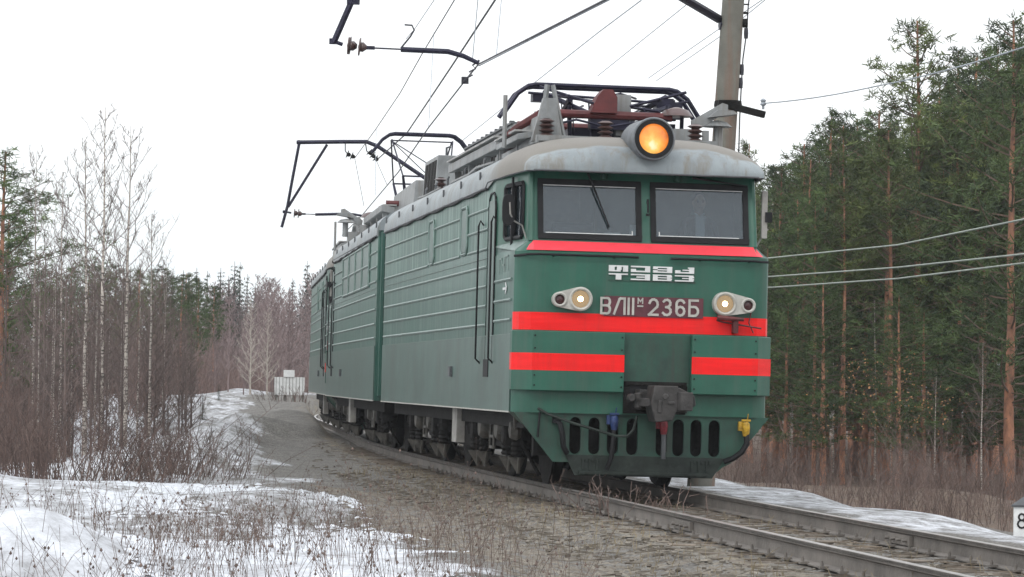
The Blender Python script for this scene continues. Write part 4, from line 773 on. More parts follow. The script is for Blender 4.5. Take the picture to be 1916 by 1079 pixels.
def pantograph(parent, yc, raised, zbase=4.42, xo=0):
    bm_ = MB()
    for sx in (-1, 1): bm_.tube([(sx*.62, yc-1.0, zbase+.28), (sx*.62, yc+1.0, zbase+.28)], .05, 8)
    for yy in (-1.0, 1.0): bm_.tube([(-.95, yc+yy, zbase+.28), (.75, yc+yy, zbase+.28)], .055, 8)
    bm_.prism([(.0-.32, zbase+.3), (.02, zbase+.3), (.02, zbase+.5), (-.04, zbase+.6), (-.16, zbase+.6), (-.24, zbase+.5)], 'y', yc-1.12, yc-.8)
    bm_.tube([(-.95, yc-1.0, zbase+.26), (-1.2, yc-.6, zbase+.1), (-1.28, yc-.4, zbase+.03)], [.06, .05, .03], 7)
    p = bm_.build('pantograph', M['rust'], parent, smooth=True)
    zt = 6.13 if raised else 5.14
    if raised:
        kz = (zt+zbase+.2)/2-.15; lo_ = MB(); upp_ = MB()
        for yy, ky in ((-.9, -1.35), (.9, 1.35)):
            for sx in (-1, 1):
                lo_.tube([(sx*.35, yc+yy, zbase+.3), (sx*.45, yc+ky*.9, kz)], [.04, .025], 6)
                upp_.tube([(sx*.45, yc+ky*.9, kz), (sx*.60, yc+(.1 if ky > 0 else -.1), zt-.12)], .016, 5)
            upp_.tube([(-.45, yc+ky*.9, kz), (.45, yc+ky*.9, kz)], .018, 5); upp_.tube([(-.45, yc+ky*.9, kz), (.60, yc, zt-.14)], .011, 4)
        upp_.tube([(-.62, yc, zt-.13), (.62, yc, zt-.13)], .014, 5)
    else:
        lo_ = MB(); upp_ = MB()
        for sx in (-1, 1):
            lo_.tube([(sx*.5, yc-.9, zbase+.3), (sx*.6, yc+.9, zbase+.46)], .045, 6); lo_.tube([(sx*.45, yc+.9, zbase+.3), (sx*.55, yc-.9, zbase+.48)], .04, 6)
            upp_.tube([(sx*.6, yc+1.1, zbase+.48), (sx*.8, yc-.3, zbase+.62)], .02, 5); upp_.tube([(sx*.6, yc-1.1, zbase+.5), (sx*.8, yc+.3, zbase+.62)], .02, 5)
            lo_.box((sx*.85, yc-.1, zbase+.55), (.16, .2, .1)); lo_.tube([(sx*.2, yc-1.05, zbase+.4), (sx*.95, yc-.9, zbase+.62)], .02, 5)
        upp_.tube([(-1.0, yc-.25, zt-.12), (.9, yc-.3, zt-.2), (1.1, yc-.3, zt-.16)], .018, 5); upp_.tube([(-.8, yc-.2, zt-.12), (.6, yc-1.0, zbase+.35)], .02, 5); upp_.tube([(-.3, yc-.9, zbase+.3), (-.75, yc-.2, zt-.13)], .035, 6); upp_.tube([(.4, yc-.9, zbase+.3), (.95, yc-.3, zt-.2)], .035, 6)
        for k in range(6): upp_.tube([(-.8+k*.07, yc-.7, 4.32), (-.83+k*.07, yc-.6, zbase+.5)], .008, 4)
        upp_.tube([(-.9, yc-1.05, zbase+.1), (-.5, yc-1.1, zbase+.2), (-.1, yc-1.1, zbase+.12), (.4, yc-1.1, zbase+.22), (.8, yc-1, zbase+.25)], .016, 5)
        upp_.bb(-.5, 0, yc-.6, yc+.4, zbase-.02, zbase+.14); upp_.bb(.2, .6, yc-.6, yc+.4, zbase-.05, zbase+.2)
    if not raised:
        for k in range(9):
            x0_ = -1.0+k*.24; lo_.tube([(x0_, yc-1.0+.1*(k % 3), 4.3), (x0_+.05*math.sin(k*2.), yc-.9+.1*(k % 2), zbase+.3+.05*(k % 4))], .012+.008*(k % 3), 5)
        for k, (a, b, c) in enumerate(((-.9, -.2, .50), (-.5, .6, .42), (.1, .9, .55), (-.7, .9, .36), (-.2, .5, .62))): lo_.tube([(a, yc-.7, zbase+c-.1), ((a+b)/2, yc-.6, zbase+c-.18+.04*k), (b, yc+.2, zbase+c)], .015, 5)
        lo_.box((.78, yc-.3, zbase+.5), (.24, .3, .12)); lo_.box((.95, yc-.35, zbase+.42), (.1, .2, .2)); lo_.box((-.05, yc-.9, zbase+.2), (.5, .2, .2)); lo_.box((.4, yc-.5, zbase+.1), (.9, .5, .24))
    lo_.build('lower_arm', M['copper'], p, smooth=True); upp_.build('upper_arm', M['copper'], p, smooth=True)
    for e_ in ((-.16, .16) if not raised else (-.13, .13)):
        w_ = .66 if raised else 1.0; d_ = .38 if raised else .42
        B_ = MB().tube([(-w_-.32, yc+e_, zt-d_), (-w_-.12, yc+e_, zt-.12), (-w_+.02, yc+e_, zt-.02), (-w_+.12, yc+e_, zt), (w_-.12, yc+e_, zt), (w_-.02, yc+e_, zt-.02), (w_+.12, yc+e_, zt-.12), (w_+.32, yc+e_, zt-d_)], .032, 7)
        B_.build('contact_bow', M['copper'], p, smooth=True)
    p.location.x = xo
    return p

sec = []
proto = make_section()
def place_section(o, k, rev=False):
    O, X_, T_, Z_ = frame(k)
    if rev: O = O+T_*LEN; X_ = -X_; T_ = -T_
    o.matrix_world = Matrix(((X_[0], T_[0], Z_[0], O[0]), (X_[1], T_[1], Z_[1], O[1]), (X_[2], T_[2], Z_[2], O[2]), (0, 0, 0, 1)))
s2 = copy_tree(proto); s3 = copy_tree(proto)
for o in list(proto.children):
    if o.name.startswith('underfloor_box') and o.data.vertices[0].co.x > 0: bpy.data.objects.remove(o)
mb = MB().prism([(-.98, 4.1), (.5, 4.1), (.45, 4.93), (-.93, 4.93)], 'y', 13.4, 15.2); o = mb.build('resistor_housing', M['roofb'], proto, bevel=.01)
mb = MB(); yy = 13.6
for i in range(4): yy = 13.55+i*.4; mb.add([(-.985, yy, 4.2), (-.985, yy+.28, 4.2), (-.945, yy+.28, 4.86), (-.945, yy, 4.86), (-.96, yy, 4.2), (-.96, yy+.28, 4.2), (-.92, yy+.28, 4.86), (-.92, yy, 4.86)], [(0, 1, 2, 3), (4, 7, 6, 5), (0, 4, 5, 1), (2, 6, 7, 3), (0, 3, 7, 4), (1, 5, 6, 2)])
mb.build('louvre', M['grime'], o); MB().tube([(-.75, 13.8, 4.93), (-.75, 13.8, 5.08), (-.68, 13.8, 5.1)], .02, 5).build('lid_catch', M['dgrey'], o)
for o in list(proto.children):
    if o.name.startswith('bus_bar') or (o.name.startswith('roof_insulator') and o.data.vertices[0].co.y > 13.4): bpy.data.objects.remove(o)
for o in list(s3.children)+list(s2.children):
    if o.name.startswith('mirror'): bpy.data.objects.remove(o)
pantograph(proto, 3.45, False); pantograph(s2, LEN-8.0, True, xo=.18)
place_section(proto, 0); place_section(s2, 1, True); place_section(s3, 2)
GR = 'green electric locomotive sections coupled on the curve'
tag(proto, 'leading green locomotive section with red stripes, lit headlamps and the number 236Б', 'locomotive', GR)
tag(s2, 'middle green locomotive section under the raised pantograph, coupled behind the leading one', 'locomotive', GR)
tag(s3, 'rearmost green locomotive section, small and grey-green at the far end by the birch wood', 'locomotive', GR)

# driver standing behind the right windscreen
def skin_person():
    J = [((0, 0, 0), .13), ((0, 0, .22), .15), ((0, -.01, .42), .14), ((0, -.01, .52), .055), ((-.18, 0, .43), .06), ((-.24, -.04, .2), .045), ((-.2, -.22, .05), .035), ((.18, 0, .43), .06), ((.25, -.04, .2), .045), ((.2, -.22, .06), .035)]
    ed = [(0, 1), (1, 2), (2, 3), (2, 4), (4, 5), (5, 6), (2, 7), (7, 8), (8, 9)]
    me = bpy.data.meshes.new('person'); me.from_pydata([j[0] for j in J], ed, []); o = bpy.data.objects.new('person', me); COL.objects.link(o)
    me.skin_vertices.new(name='s') if hasattr(me.skin_vertices, 'new') and not len(me.skin_vertices) else None
    md = o.modifiers.new('skin', 'SKIN')
    if not len(me.skin_vertices):
        return o
    for i, j in enumerate(J): me.skin_vertices[0].data[i].radius = (j[1], j[1]*.75)
    me.skin_vertices[0].data[0].use_root = True
    o.modifiers.new('sub', 'SUBSURF').render_levels = 2; me.materials.append(M['jacket']); return o
def lump(prof_fn, nu=20, nv=16):
    mb = MB()
    for j in range(nv+1):
        for i in range(nu): mb.v.append(prof_fn(2*math.pi*i/nu, math.pi*j/nv))
    for j in range(nv):
        for i in range(nu): mb.f.append((j*nu+i, j*nu+(i+1) % nu, (j+1)*nu+(i+1) % nu, (j+1)*nu+i))
    return mb
pr = skin_person()
def headf(a, b):
    x_ = .075*math.sin(b)*math.cos(a); y_ = .095*math.sin(b)*math.sin(a); z_ = .12*math.cos(b)
    if z_ < -.03: x_ *= 1-(-.03-z_)*.6;
    x_ *= 1.0 if z_ > -.03 else (1+(-.03-z_)*3.0) 
    fy = max(0, -math.sin(a))*math.sin(b)
    y_ -= .028*math.exp(-((x_/.014)**2))*math.exp(-(((z_+.01)/.025)**2))*(fy > .5)
    y_ += .012*math.exp(-(((abs(x_)-.03)/.014)**2))*math.exp(-(((z_-.01)/.014)**2))*(fy > .4)
    y_ += .008*math.exp(-((x_/.03)**2))*math.exp(-(((z_+.06)/.008)**2))*(fy > .4)
    return (x_, y_, z_)
hd = lump(headf, 36, 28)
for sx in (-1, 1): hd.box((sx*.076, .01, .0), (.012, .03, .05))
ho = hd.build('head', M['skin'], pr, smooth=True); ho.location = (0, -.02, .66)
nk = MB().tube([(0, .0, .50), (0, -.005, .60)], [.058, .052], 12).build('neck', M['skin'], pr, smooth=True)
MB().prism([(-.05, .05), (.05, .05), (.065, .50), (-.065, .50)], 'y', -.135, -.11).build('shirt', M['shirt'], pr, bevel=.01)
fc = MB()
for sx in (-1, 1): fc.lathe([(0, -.012), (.011, -.006), (.011, 0), (0, .004)], (sx*.031, -.098, .672), 'y', 10); fc.box((sx*.031, -.103, .692), (.036, .008, .006))
fc.box((0, -.103, .598), (.042, .008, .007)); fc.build('face', M['hair'], pr)
for sx in (-1, 1): MB().tube([(sx*.0, -.075, .485), (sx*.05, -.045, .525), (sx*.075, .02, .535)], .014, 6).build('collar', M['shirt'], pr, smooth=True)
hr = lump(lambda a, b: (.082*math.sin(b)*math.cos(a), .02+.10*math.sin(b)*math.sin(a), .04+.095*math.cos(b)) if b < 1.75 else (.075*math.sin(b)*math.cos(a), .05+.07*math.sin(b)*math.sin(a), .04+.095*math.cos(b))).build('hair', M['hair'], pr, smooth=True); hr.location = (0, -.01, .66)
hands = MB()
for sx in (-1, 1):
    hands.box((sx*.2, -.25, .045), (.075, .09, .03))
    for f_ in range(4): hands.tube([(sx*.2-.028+f_*.019, -.29, .045), (sx*.2-.028+f_*.019, -.33-.008*(f_ in (1, 2)), .04), (sx*.2-.028+f_*.019, -.345, .02)], .0085, 6)
    hands.tube([(sx*.2-sx*.035, -.23, .04), (sx*.2-sx*.06, -.27, .03), (sx*.2-sx*.055, -.29, .02)], .009, 6)
hands.build('hands', M['skin'], pr, smooth=True)
O, X_, T_, Z_ = frame(0); P0 = O+X_*.80+T_*.85+Z_*2.86
pr.matrix_world = Matrix(((X_[0], T_[0], Z_[0], P0[0]), (X_[1], T_[1], Z_[1], P0[1]), (X_[2], T_[2], Z_[2], P0[2]), (0, 0, 0, 1)))
tag(pr, 'driver in a pale shirt standing behind the right windscreen of the cab', 'person')

# ------------------------------------------------------------ overhead line
V3 = lambda p: Vector([float(c) for c in p])
def disc_insulators(c, d, n=2, r_=.10, sp_=.17):
    mb = MB(); d = Vector(d).normalized(); c = Vector(c)
    for i in range(n):
        a = c+d*i*sp_
        q = d.to_track_quat('Z', 'Y').to_matrix(); t = MB().lathe([(.02, -.02), (r_*.5, -.0), (r_*.55, .05), (.03, .1)], (0, 0, 0), 'z', 12); t2 = MB().lathe([(r_, -.008), (r_, .008), (.03, .02)], (0, 0, 0), 'z', 14)
        mb.add([a+q @ Vector(v) for v in t.v], t.f); mb.add([a+q @ Vector(v) for v in t2.v], t2.f)
    return mb
def steady(parent, D, pts, reg):
    # registration: bracket foot, insulators, curved tube
    a, i0, i1, t0, t1, t2 = [V3(at(u, v, D)) for u, v in pts]
    m_ = MB().tube([a, i0], .03, 6); m_.box(a, (.12, .06, .08)); m_.tube([i1, t0], .012, 5); m_.box(i1, (.2, .04, .05)); m_.build('registration_link', M['copper'], parent)
    L_ = (i1-i0).length; disc_insulators(i0+(i1-i0)*.3, i1-i0, 2, .24*L_/.5 if False else .13, L_*.38).build('insulator', M['insul'], parent, smooth=True)
    MB().tube([t0, t1, t1+(t2-t1)*.5+Vector((0, 0, .02)), t2], [.04, .04, .036, .03], 7).build('steady_arm', M['copper'], parent, smooth=True)
# mast 1: concrete pole beside the locomotive
D1 = 47.5
b1 = V3(at(1341, 700, D1)); base1 = ground_at(1338, D1); base1.z -= .3
t1_ = V3(at(1372, 0, D1)); up_ = (t1_-V3(at(1354, 270, D1))); up_.normalize(); topz = V3(at(1354, 270, D1))+up_*5.6
bot = V3(at(1354, 270, D1))-up_*((V3(at(1354, 270, D1)).z-base1.z)/up_.z)
mast = empty('catenary_mast', bot, 'stained concrete mast with a steel cross-arm rising behind the right of the cab', 'mast', 'masts of the overhead line')
def child(o, root): o.parent = root; o.matrix_parent_inverse = Matrix.Translation(-root.location); return o
c = MB().tube([bot, (bot+topz)/2, topz], [.215, .18, .15], 20); child(c.build('pole', M['concrete'], None, smooth=True), mast)
m_ = MB(); pa = V3(at(1345, 196, D1)); pb = V3(at(1430, 211, D1-.3)); d_ = (pb-pa)
m_.box((pa+pb)/2, (d_.length, .09, .10), Matrix.Rotation(math.atan2(-d_.z, d_.x), 3, 'Y') @ Matrix.Rotation(0, 3, 'Z')); child(m_.build('cross_arm', M['grime'], None, bevel=.008), mast)
m_ = MB(); cp_ = V3(at(1362, 196, D1)); m_.lathe([(.205, -.06), (.215, 0), (.205, .06)], cp_, 'z', 20); child(m_.build('arm_clamp', M['grime'], None, smooth=True), mast)
m_ = MB(); q = V3(at(1428, 204, D1-.3)); m_.lathe([(.02, 0), (.02, .05), (.05, .07), (.03, .11), (.05, .13), (.02, .16)], q, 'z', 10); child(m_.build('insulator', M['wirel'], None), mast)
m_ = MB(); a = V3(at(1346, 36, D1)); b = V3(at(1285, 0, D1-1)); far_ = b+(b-a)*1.6; lefte = V3(at(664, -60, 44.5))
m_.tube([a, b, far_, V3(at(1120, -82, 45.5)), lefte], .065, 6); m_.tube([a+Vector((0, 0, -.08)), a+Vector((.1, 0, -.08))], .09, 6); child(m_.build('cantilever', M['copper'], None), mast)
m_ = MB(); a = V3(at(1394, 5, D1)); 
m_.tube([V3(at(1390, 43, D1)), V3(at(1399, 43, D1))], .07, 8); m_.tube([V3(at(1372, 8, D1)), V3(at(1402, 8, D1))], .012, 5); m_.tube([V3(at(1375, 24, D1)), V3(at(1399, 24, D1))], .02, 5); child(m_.build('bracket', M['grime'], None), mast)
m_ = MB(); m_.tube([V3(at(u, v, D1)) for u, v in ((1404, -20), (1400, 10), (1397, 60), (1390, 110), (1387, 160), (1384, 220), (1382, 290), (1376, 420))], .011, 5)
for u, v in ((1396, 62), (1388, 130), (1386, 155)): m_.lathe([(.03, -.08), (.035, 0), (.03, .08)], V3(at(u, v, D1)), 'z', 8)
child(m_.build('earthing_cable', M['wire'], None), mast)
root = mast
m_ = MB().tube([V3(at(664, -60, 44.5)), V3(at(659, 0, 44.5)), V3(at(624, 80, 44.5))], .05, 6); m_.box(V3(at(661, 2, 44.5)), (.18, .08, .09)); child(m_.build('drop_bracket', M['copper'], None), mast)
tmp = empty('registration_arm', (0, 0, 0)); tmp.parent = mast; tmp.matrix_parent_inverse = Matrix.Translation(-mast.location)
steady(tmp, 44.5, [(624, 77), (641, 83), (688, 89), (750, 92), (838, 96), (896, 118)], None)
# insulator strings look larger on this mast
child(disc_insulators(V3(at(652, 85, 44.4)), at(690, 89, 44.4)-at(652, 85, 44.4), 2, .125, .16).build('insulator', M['insul'], None, smooth=True), mast)
# mast 2: far one, pole hidden behind the train
D2 = 86
p_b = V3(at(905, 402, D2)); mast2 = empty('catenary_mast', (p_b.x, p_b.y, -.6), 'distant mast whose dark bent cantilever shows above the train with hanging insulators', 'mast', 'masts of the overhead line')
child(MB().tube([(p_b.x, p_b.y, -.8), (p_b.x, p_b.y, p_b.z+.5)], [.2, .15], 14).build('pole', M['concrete'], None, smooth=True), mast2)
m_ = MB().tube([V3(at(u, v, D2)) for u, v in ((555, 266), (640, 265), (686, 265), (706, 273), (800, 336), (905, 402))], .062, 6); child(m_.build('cantilever', M['copper'], None), mast2)
m_ = MB().tube([V3(at(u, v, D2)) for u, v in ((561, 262), (548, 330), (538, 385), (527, 425))], .045, 6); m_.tube([V3(at(612, 270, D2)), V3(at(539, 387, D2))], .04, 5); child(m_.build('drop_bracket', M['copper'], None), mast2)
tmp = empty('registration_arm'); tmp.parent = mast2; tmp.matrix_parent_inverse = Matrix.Translation(-mast2.location)
steady(tmp, D2, [(533, 396), (545, 398), (565, 400), (590, 401), (640, 400), (682, 404)], None)
m_ = MB(); m_.tube([V3(at(u, v, D2)) for u, v in ((646, 268), (646, 282), (652, 290))], .015, 4); m_.tube([V3(at(u, v, D2)) for u, v in ((684, 268), (686, 282), (694, 290))], .015, 4); child(m_.build('hanger', M['copper'], None), mast2)
child(disc_insulators(V3(at(650, 288, D2)), at(664, 294, D2)-at(650, 288, D2), 2, .11, .13).build('insulator', M['grime'], None), mast2)
child(disc_insulators(V3(at(691, 284, D2)), at(706, 299, D2)-at(691, 284, D2), 3, .11, .12).build('insulator', M['grime'], None), mast2)

def wire(name, pts, r_, m_, label, cat, group, sag=.0, n=14):
    P = [V3(at(*q)) for q in pts]; o = []
    for a, b in zip(P[:-1], P[1:]):
        for i in range(n): t = i/n; o.append(a.lerp(b, t)-Vector((0, 0, sag*4*t*(1-t))))
    o.append(P[-1]); ob = MB().tube(o, r_, 5).build(name, M[m_]); tag(ob, label, cat, group); return ob
GW = 'wires of the overhead line'
wire('contact_wire', [(640, 440, 90), (676, 404, 86), (745, 322, 66), (802, 238, 56), (872, 148, 46), (895, 120, 44.5), (1135, -2, 30), (1400, -140, 22)], .012, 'wire', 'contact wire from the far steady arm over the raised pantograph to the near one', 'wire', GW, n=4)
wire('contact_wire', [(896, 123, 44.5), (1140, -1, 30), (1405, -139, 22)], .009, 'wirel', 'second thin contact wire just under the first, right of the near steady arm', 'wire', GW, n=4)
wire('messenger_wire', [(706, 298, 86), (761, 249, 74), (846, 122, 56), (926, 0, 46), (985, -90, 40)], .016, 'wire', 'thick dark messenger wire rising steeply from the far insulators to the top of the sky', 'wire', GW, n=4)
wire('feeder_wire', [(664, 295, 86), (704, 240, 78), (749, 173, 70), (790, 100, 60), (850, 0, 50), (900, -84, 44)], .010, 'wire', 'thin knotted wire left of the thick messenger wire', 'wire', GW, n=4)
wire('auxiliary_wire', [(760, 72, 50), (775, 55, 49), (812, 0, 45), (840, -40, 43)], .006, 'wirel', 'short pale wire rising from the near registration arm', 'wire', GW, n=4)
wire('feeder_wire', [(866, 262, 80), (965, 182, 66), (1120, 60, 48), (1200, 0, 40)], .008, 'wirel', 'pale wire passing behind the lowered pantograph', 'wire', GW, n=4)
for i, pts in enumerate([[(1118, 142, 75), (1280, 12, 55), (1340, -40, 48)], [(1213, 146, 75), (1348, 52, 60), (1440, -10, 50)], [(1228, 151, 75), (1350, 66, 62), (1480, -40, 50)]]):
    wire('line_wire', pts, .008, 'wirel', 'faint pale wire crossing the sky between the lowered pantograph and the concrete mast', 'wire', 'faint wires behind the concrete mast', n=4)
wire('line_wire', [(1430, 193, 47.2), (1640, 161, 41), (1916, 88, 34), (2100, 30, 30)], .009, 'wirel', 'pale wire leading right from the small insulator on the cross-arm over the pines', 'wire', GW, .03, n=6)
GT = 'telegraph wires in front of the pines'
for pts, lb in (([(1300, 492, 78), (1445, 482, 70), (1680, 458, 58), (1916, 410, 48), (2200, 340, 38)], 'highest of the three sagging telegraph wires in front of the pines'),
                ([(1300, 520, 78), (1445, 517, 70), (1680, 500, 58), (1916, 475, 48), (2200, 440, 38)], 'middle of the three sagging telegraph wires in front of the pines'),
                ([(1300, 543, 78), (1450, 537, 70), (1680, 521, 58), (1916, 492, 48), (2200, 455, 38)], 'lowest of the three sagging telegraph wires in front of the pines')):
    wire('telegraph_wire', pts, .016, 'wireg', lb, 'wire', GT, n=6)
for a, b, lb in (((939, -10, 45), (929, 102, 42.5), 'hanger right of the near steady arm end'), ((895, -10, 45.5), (884, 112, 45.5), 'hanger just above the end of the near steady arm'),
                 ((812, 60, 60), (802, 238, 56), 'long faint hanger above the raised pantograph'), ((704, 240, 78), (702, 365, 76), 'faint hanger left of the raised pantograph'), ((664, 297, 86), (681, 385, 84), 'slanting hanger under the left insulator of the far cantilever'), ((704, 300, 86), (724, 345, 84), 'slanting hanger under the right insulators of the far cantilever')):
    wire('dropper', [a, b], .007, 'wirel' if 'faint' in lb or 'near' in lb else 'wire', lb, 'dropper', 'droppers of the overhead line', n=2)
m_ = MB(); P = [V3(at(u, v, 44.5)) for u, v in ((897, 112), (884, 122), (890, 128), (878, 134), (884, 140), (872, 146), (868, 152))]; m_.tube(P, .014, 5); m_.box(V3(at(870, 150, 44.6)), (.1, .05, .1)); tag(m_.build('wire_clamp', M['wire']), 'coiled clamp on the contact wire below the near steady arm', 'clamp')
m_ = MB(); P = [V3(at(u, v, 44.5)) for u, v in ((750, 90), (768, 68), (775, 56), (771, 47), (757, 46))]; m_.tube(P, .013, 5); tag(m_.build('hook_wire', M['wire']), 'bent hook of wire above the start of the near steady arm', 'hook')

# ------------------------------------------------------------ post and board
gp_ = V3(at(1921, 985, 33)); gz = tz(gp_.x, gp_.y); zt_ = at(1900, 944, 33)[2]
km = empty('kilometre_post', (gp_.x, gp_.y, gz), 'white kilometre post with a grey pyramid cap and a black 8 in the snow', 'post'); km.rotation_euler = (0, 0, R(-22))
hh = zt_-gz
MB().bb(-.13, .13, -.13, .13, -.3, hh).build('post_body', M['white'], km, bevel=.008)
m_ = MB().add([(-.15, -.15, hh), (.15, -.15, hh), (.15, .15, hh), (-.15, .15, hh), (0, 0, hh+.11), (-.15, -.15, hh-.02), (.15, -.15, hh-.02), (.15, .15, hh-.02), (-.15, .15, hh-.02)], [(0, 1, 4), (1, 2, 4), (2, 3, 4), (3, 0, 4), (5, 6, 1, 0), (6, 7, 2, 1), (7, 8, 3, 2), (8, 5, 0, 3)]); m_.build('cap', M['dgrey'], km)
m_ = MB(); stroke_text(m_, [arcp(.5, .76, .36, .22, 0, 360, 12), arcp(.5, .27, .48, .27, 0, 360, 12)], -.085, hh-.24, .085, .15, -.131, .018, .006); m_.build('number', M['black'], km)
# pale boarded hut beyond the bank
D3 = 96
a = V3(at(514, 705, D3)); b = V3(at(570, 736, D3)); c_ = V3(at(531, 695, D3)); wd = b.x-a.x
hut = empty('board_wall', (a.x+wd/2, a.y, b.z-.6), 'low white boarded wall with a raised middle beyond the bank left of the train', 'wall'); hut.rotation_euler = (0, 0, -.1)
hz_ = a.z-b.z+.6
MB().bb(-wd/2, wd/2, -.1, .1, .55, hz_).build('panel', M['white'], hut); MB().bb(-wd*.2, wd*.16, -.13, .13, hz_+.002, hz_+.22).build('raised_panel', M['white'], hut)
m_ = MB()
for i in range(4): xx = -wd/2+.05+i*(wd-.1)/3; m_.bb(xx-.04, xx+.04, .1, .18, 0, hz_)
m_.build('board_post', M['pale'], hut)
m_ = MB()
for i in range(9): xx = -wd/2+(i+.5)*wd/9; m_.bb(xx-.006, xx+.006, -.108, -.1, .55, hz_)
m_.build('board_gap', M['grime2'], hut)

# ------------------------------------------------------------ trees
def rodset(mb, pts, r0, r1, n=3):
    k = len(pts); mb.tube(pts, [r0+(r1-r0)*i/(k-1) for i in range(k)], n, False)
def bare_tree(seed, h, r0, nb=34, spread=.28, crown0=.3, tw=6, rmin=.0045):
    q = random.Random(seed); tr = MB(); cr = MB(); pts = []; x_ = y_ = 0
    for i in range(13):
        pts.append(Vector((x_, y_, h*i/12))); x_ += q.gauss(0, .012*h/8); y_ += q.gauss(0, .012*h/8)
    rodset(tr, pts, r0, .006, 7)
    def pos(t): f = t*12; i = min(11, int(f)); return pts[i].lerp(pts[i+1], f-i)
    for b in range(nb):
        t = crown0+(.97-crown0)*(b+q.random())/nb; az = b*2.4+q.uniform(-.4, .4); ln = h*spread*(1-t)**.7*q.uniform(.6, 1.15)+.25; el = q.uniform(.55, .95)
        p = pos(t); d = Vector((math.cos(az)*math.cos(el), math.sin(az)*math.cos(el), math.sin(el))); bp = [p.copy()]
        for k in range(6): p = p+d*ln/6; d = (d+Vector((q.gauss(0, .1), q.gauss(0, .1), .13))).normalized(); bp.append(p.copy())
        rr = max(.007, r0*.42*(1-t)); rodset(cr, bp, rr, rmin, 3)
        for k in range(tw):
            i = 1+int(k*5/tw); s0 = bp[i].lerp(bp[i+1], q.random()); dd = (d*1.0+Vector((q.gauss(0, .55), q.gauss(0, .55), q.gauss(.1, .3)))).normalized(); l2 = ln*q.uniform(.18, .4); t2 = [s0]
            for _ in range(3): s0 = s0+dd*l2/3; dd = (dd+Vector((q.gauss(0, .15), q.gauss(0, .15), .12))).normalized(); t2.append(s0.copy())
            rodset(cr, t2, rmin*1.15, rmin*.8, 3)
            for _ in range(2):
                s1 = t2[1].lerp(t2[2], q.random()); d3 = (dd+Vector((q.gauss(0, .6), q.gauss(0, .6), q.gauss(0, .3)))).normalized(); rodset(cr, [s1, s1+d3*l2*.5], rmin, rmin*.7, 3)
    return tr, cr
def pine_tree(seed, h, rt, cb=.35, width=1.5, dens=1.35, clump=.17):
    q = random.Random(seed); tr = MB(); cr = MB(); pts = []; x_ = y_ = 0; lean = q.uniform(-.015, .015)
    for i in range(11): pts.append(Vector((x_, y_, h*i/10))); x_ += q.gauss(lean*h/10, .02); y_ += q.gauss(0, .02)
    rodset(tr, pts, rt, .02, 9)
    def pos(t): f = min(.999, t)*10; i = min(9, int(f)); return pts[i].lerp(pts[i+1], f-i)
    limbs = MB(); nw = int(26*dens); V_ = []; F_ = []
    for b in range(nw*2):
        t = cb+(.99-cb)*((b+q.random())/(nw*2)); az = q.uniform(0, 6.283); shape = (min(1, (1-t)/.42)**.75)*(.55+.45*min(1, (t-cb+.08)/.2)); ln = width*shape*q.uniform(.5, 1.15)+.18
        p = pos(t); el = q.uniform(-.1, .35)+t*.45; d = Vector((math.cos(az)*math.cos(el), math.sin(az)*math.cos(el), math.sin(el))); bp = [p.copy()]
        for k in range(4): p = p+d*ln/4; d = (d+Vector((q.gauss(0, .12), q.gauss(0, .12), .10))).normalized(); bp.append(p.copy())
        rodset(limbs, bp, .02+.014*(1-t)*rt/.12, .008, 3)
        nc = max(3, int(ln*7))
        for c in range(nc):
            f = .3+.7*(c+q.random())/nc; f4 = f*4; i = min(3, int(f4)); c0 = bp[i].lerp(bp[i+1], f4-i)+Vector((q.gauss(0, .13), q.gauss(0, .13), q.gauss(.03, .08)))*(.6+ln*.5)
            for _ in range(19):
                u = Vector((q.gauss(0, 1), q.gauss(0, 1), q.gauss(.35, .8))).normalized(); L_ = clump*q.uniform(.6, 1.2); wv = u.cross(Vector((q.gauss(0, 1), q.gauss(0, 1), q.gauss(0, 1)))).normalized()*q.uniform(.009, .016)
                s0 = c0+u*L_*.1+Vector((q.gauss(0, .05), q.gauss(0, .05), q.gauss(0, .035))); o = len(V_); V_.extend([tuple(s0-wv), tuple(s0+wv), tuple(s0+u*L_*.7+wv*.9), tuple(s0+u*L_)]); F_.append((o, o+1, o+2, o+3))
    for _ in range(int(12)):           # dead lower branches
        t = q.uniform(.12, cb+.05); az = q.uniform(0, 6.283); p = pos(t); ln = q.uniform(.4, 1.4); d = Vector((math.cos(az), math.sin(az), q.uniform(-.15, .3))); rodset(limbs, [p, p+d*ln*.5, p+d*ln+Vector((0, 0, -.08*ln))], .016, .006, 3)
    nl = len(limbs.f); o = len(limbs.v); cr.v = limbs.v+V_; cr.f = limbs.f+[tuple(i+o for i in f) for f in F_]; cr.nl = nl; return tr, cr
def spruce_tree(seed, h, w_):
    q = random.Random(seed); tr = MB(); cr = MB(); rodset(tr, [Vector((0, 0, 0)), Vector((0, 0, h))], h*.012, .01, 6); V_ = []; F_ = []
    L_ = int(h*4.2)
    for l_ in range(L_):
        t = .06+.93*l_/L_; rad = w_*(1-t)**.9*q.uniform(.75, 1.1)+.07; nb_ = 7 if t < .9 else 4
        for b in range(nb_):
            az = q.uniform(0, 6.283); z0 = h*t; 
            for k in range(max(2, int(rad*9))):
                f = (k+q.random())/max(2, int(rad*9)); c0 = Vector((math.cos(az)*rad*f, math.sin(az)*rad*f, z0-rad*.28*f+.12*f*f))
                for _ in range(4):
                    u = Vector((math.cos(az)*.6+q.gauss(0, .6), math.sin(az)*.6+q.gauss(0, .6), q.gauss(-.25, .45))).normalized(); ll = q.uniform(.12, .26); wv = u.cross(Vector((0, 0, 1))).normalized()*.025
                    o = len(V_); V_.extend([tuple(c0-wv), tuple(c0+wv), tuple(c0+u*ll)]); F_.append((o, o+1, o+2))
    cr.v = V_; cr.f = F_; return tr, cr
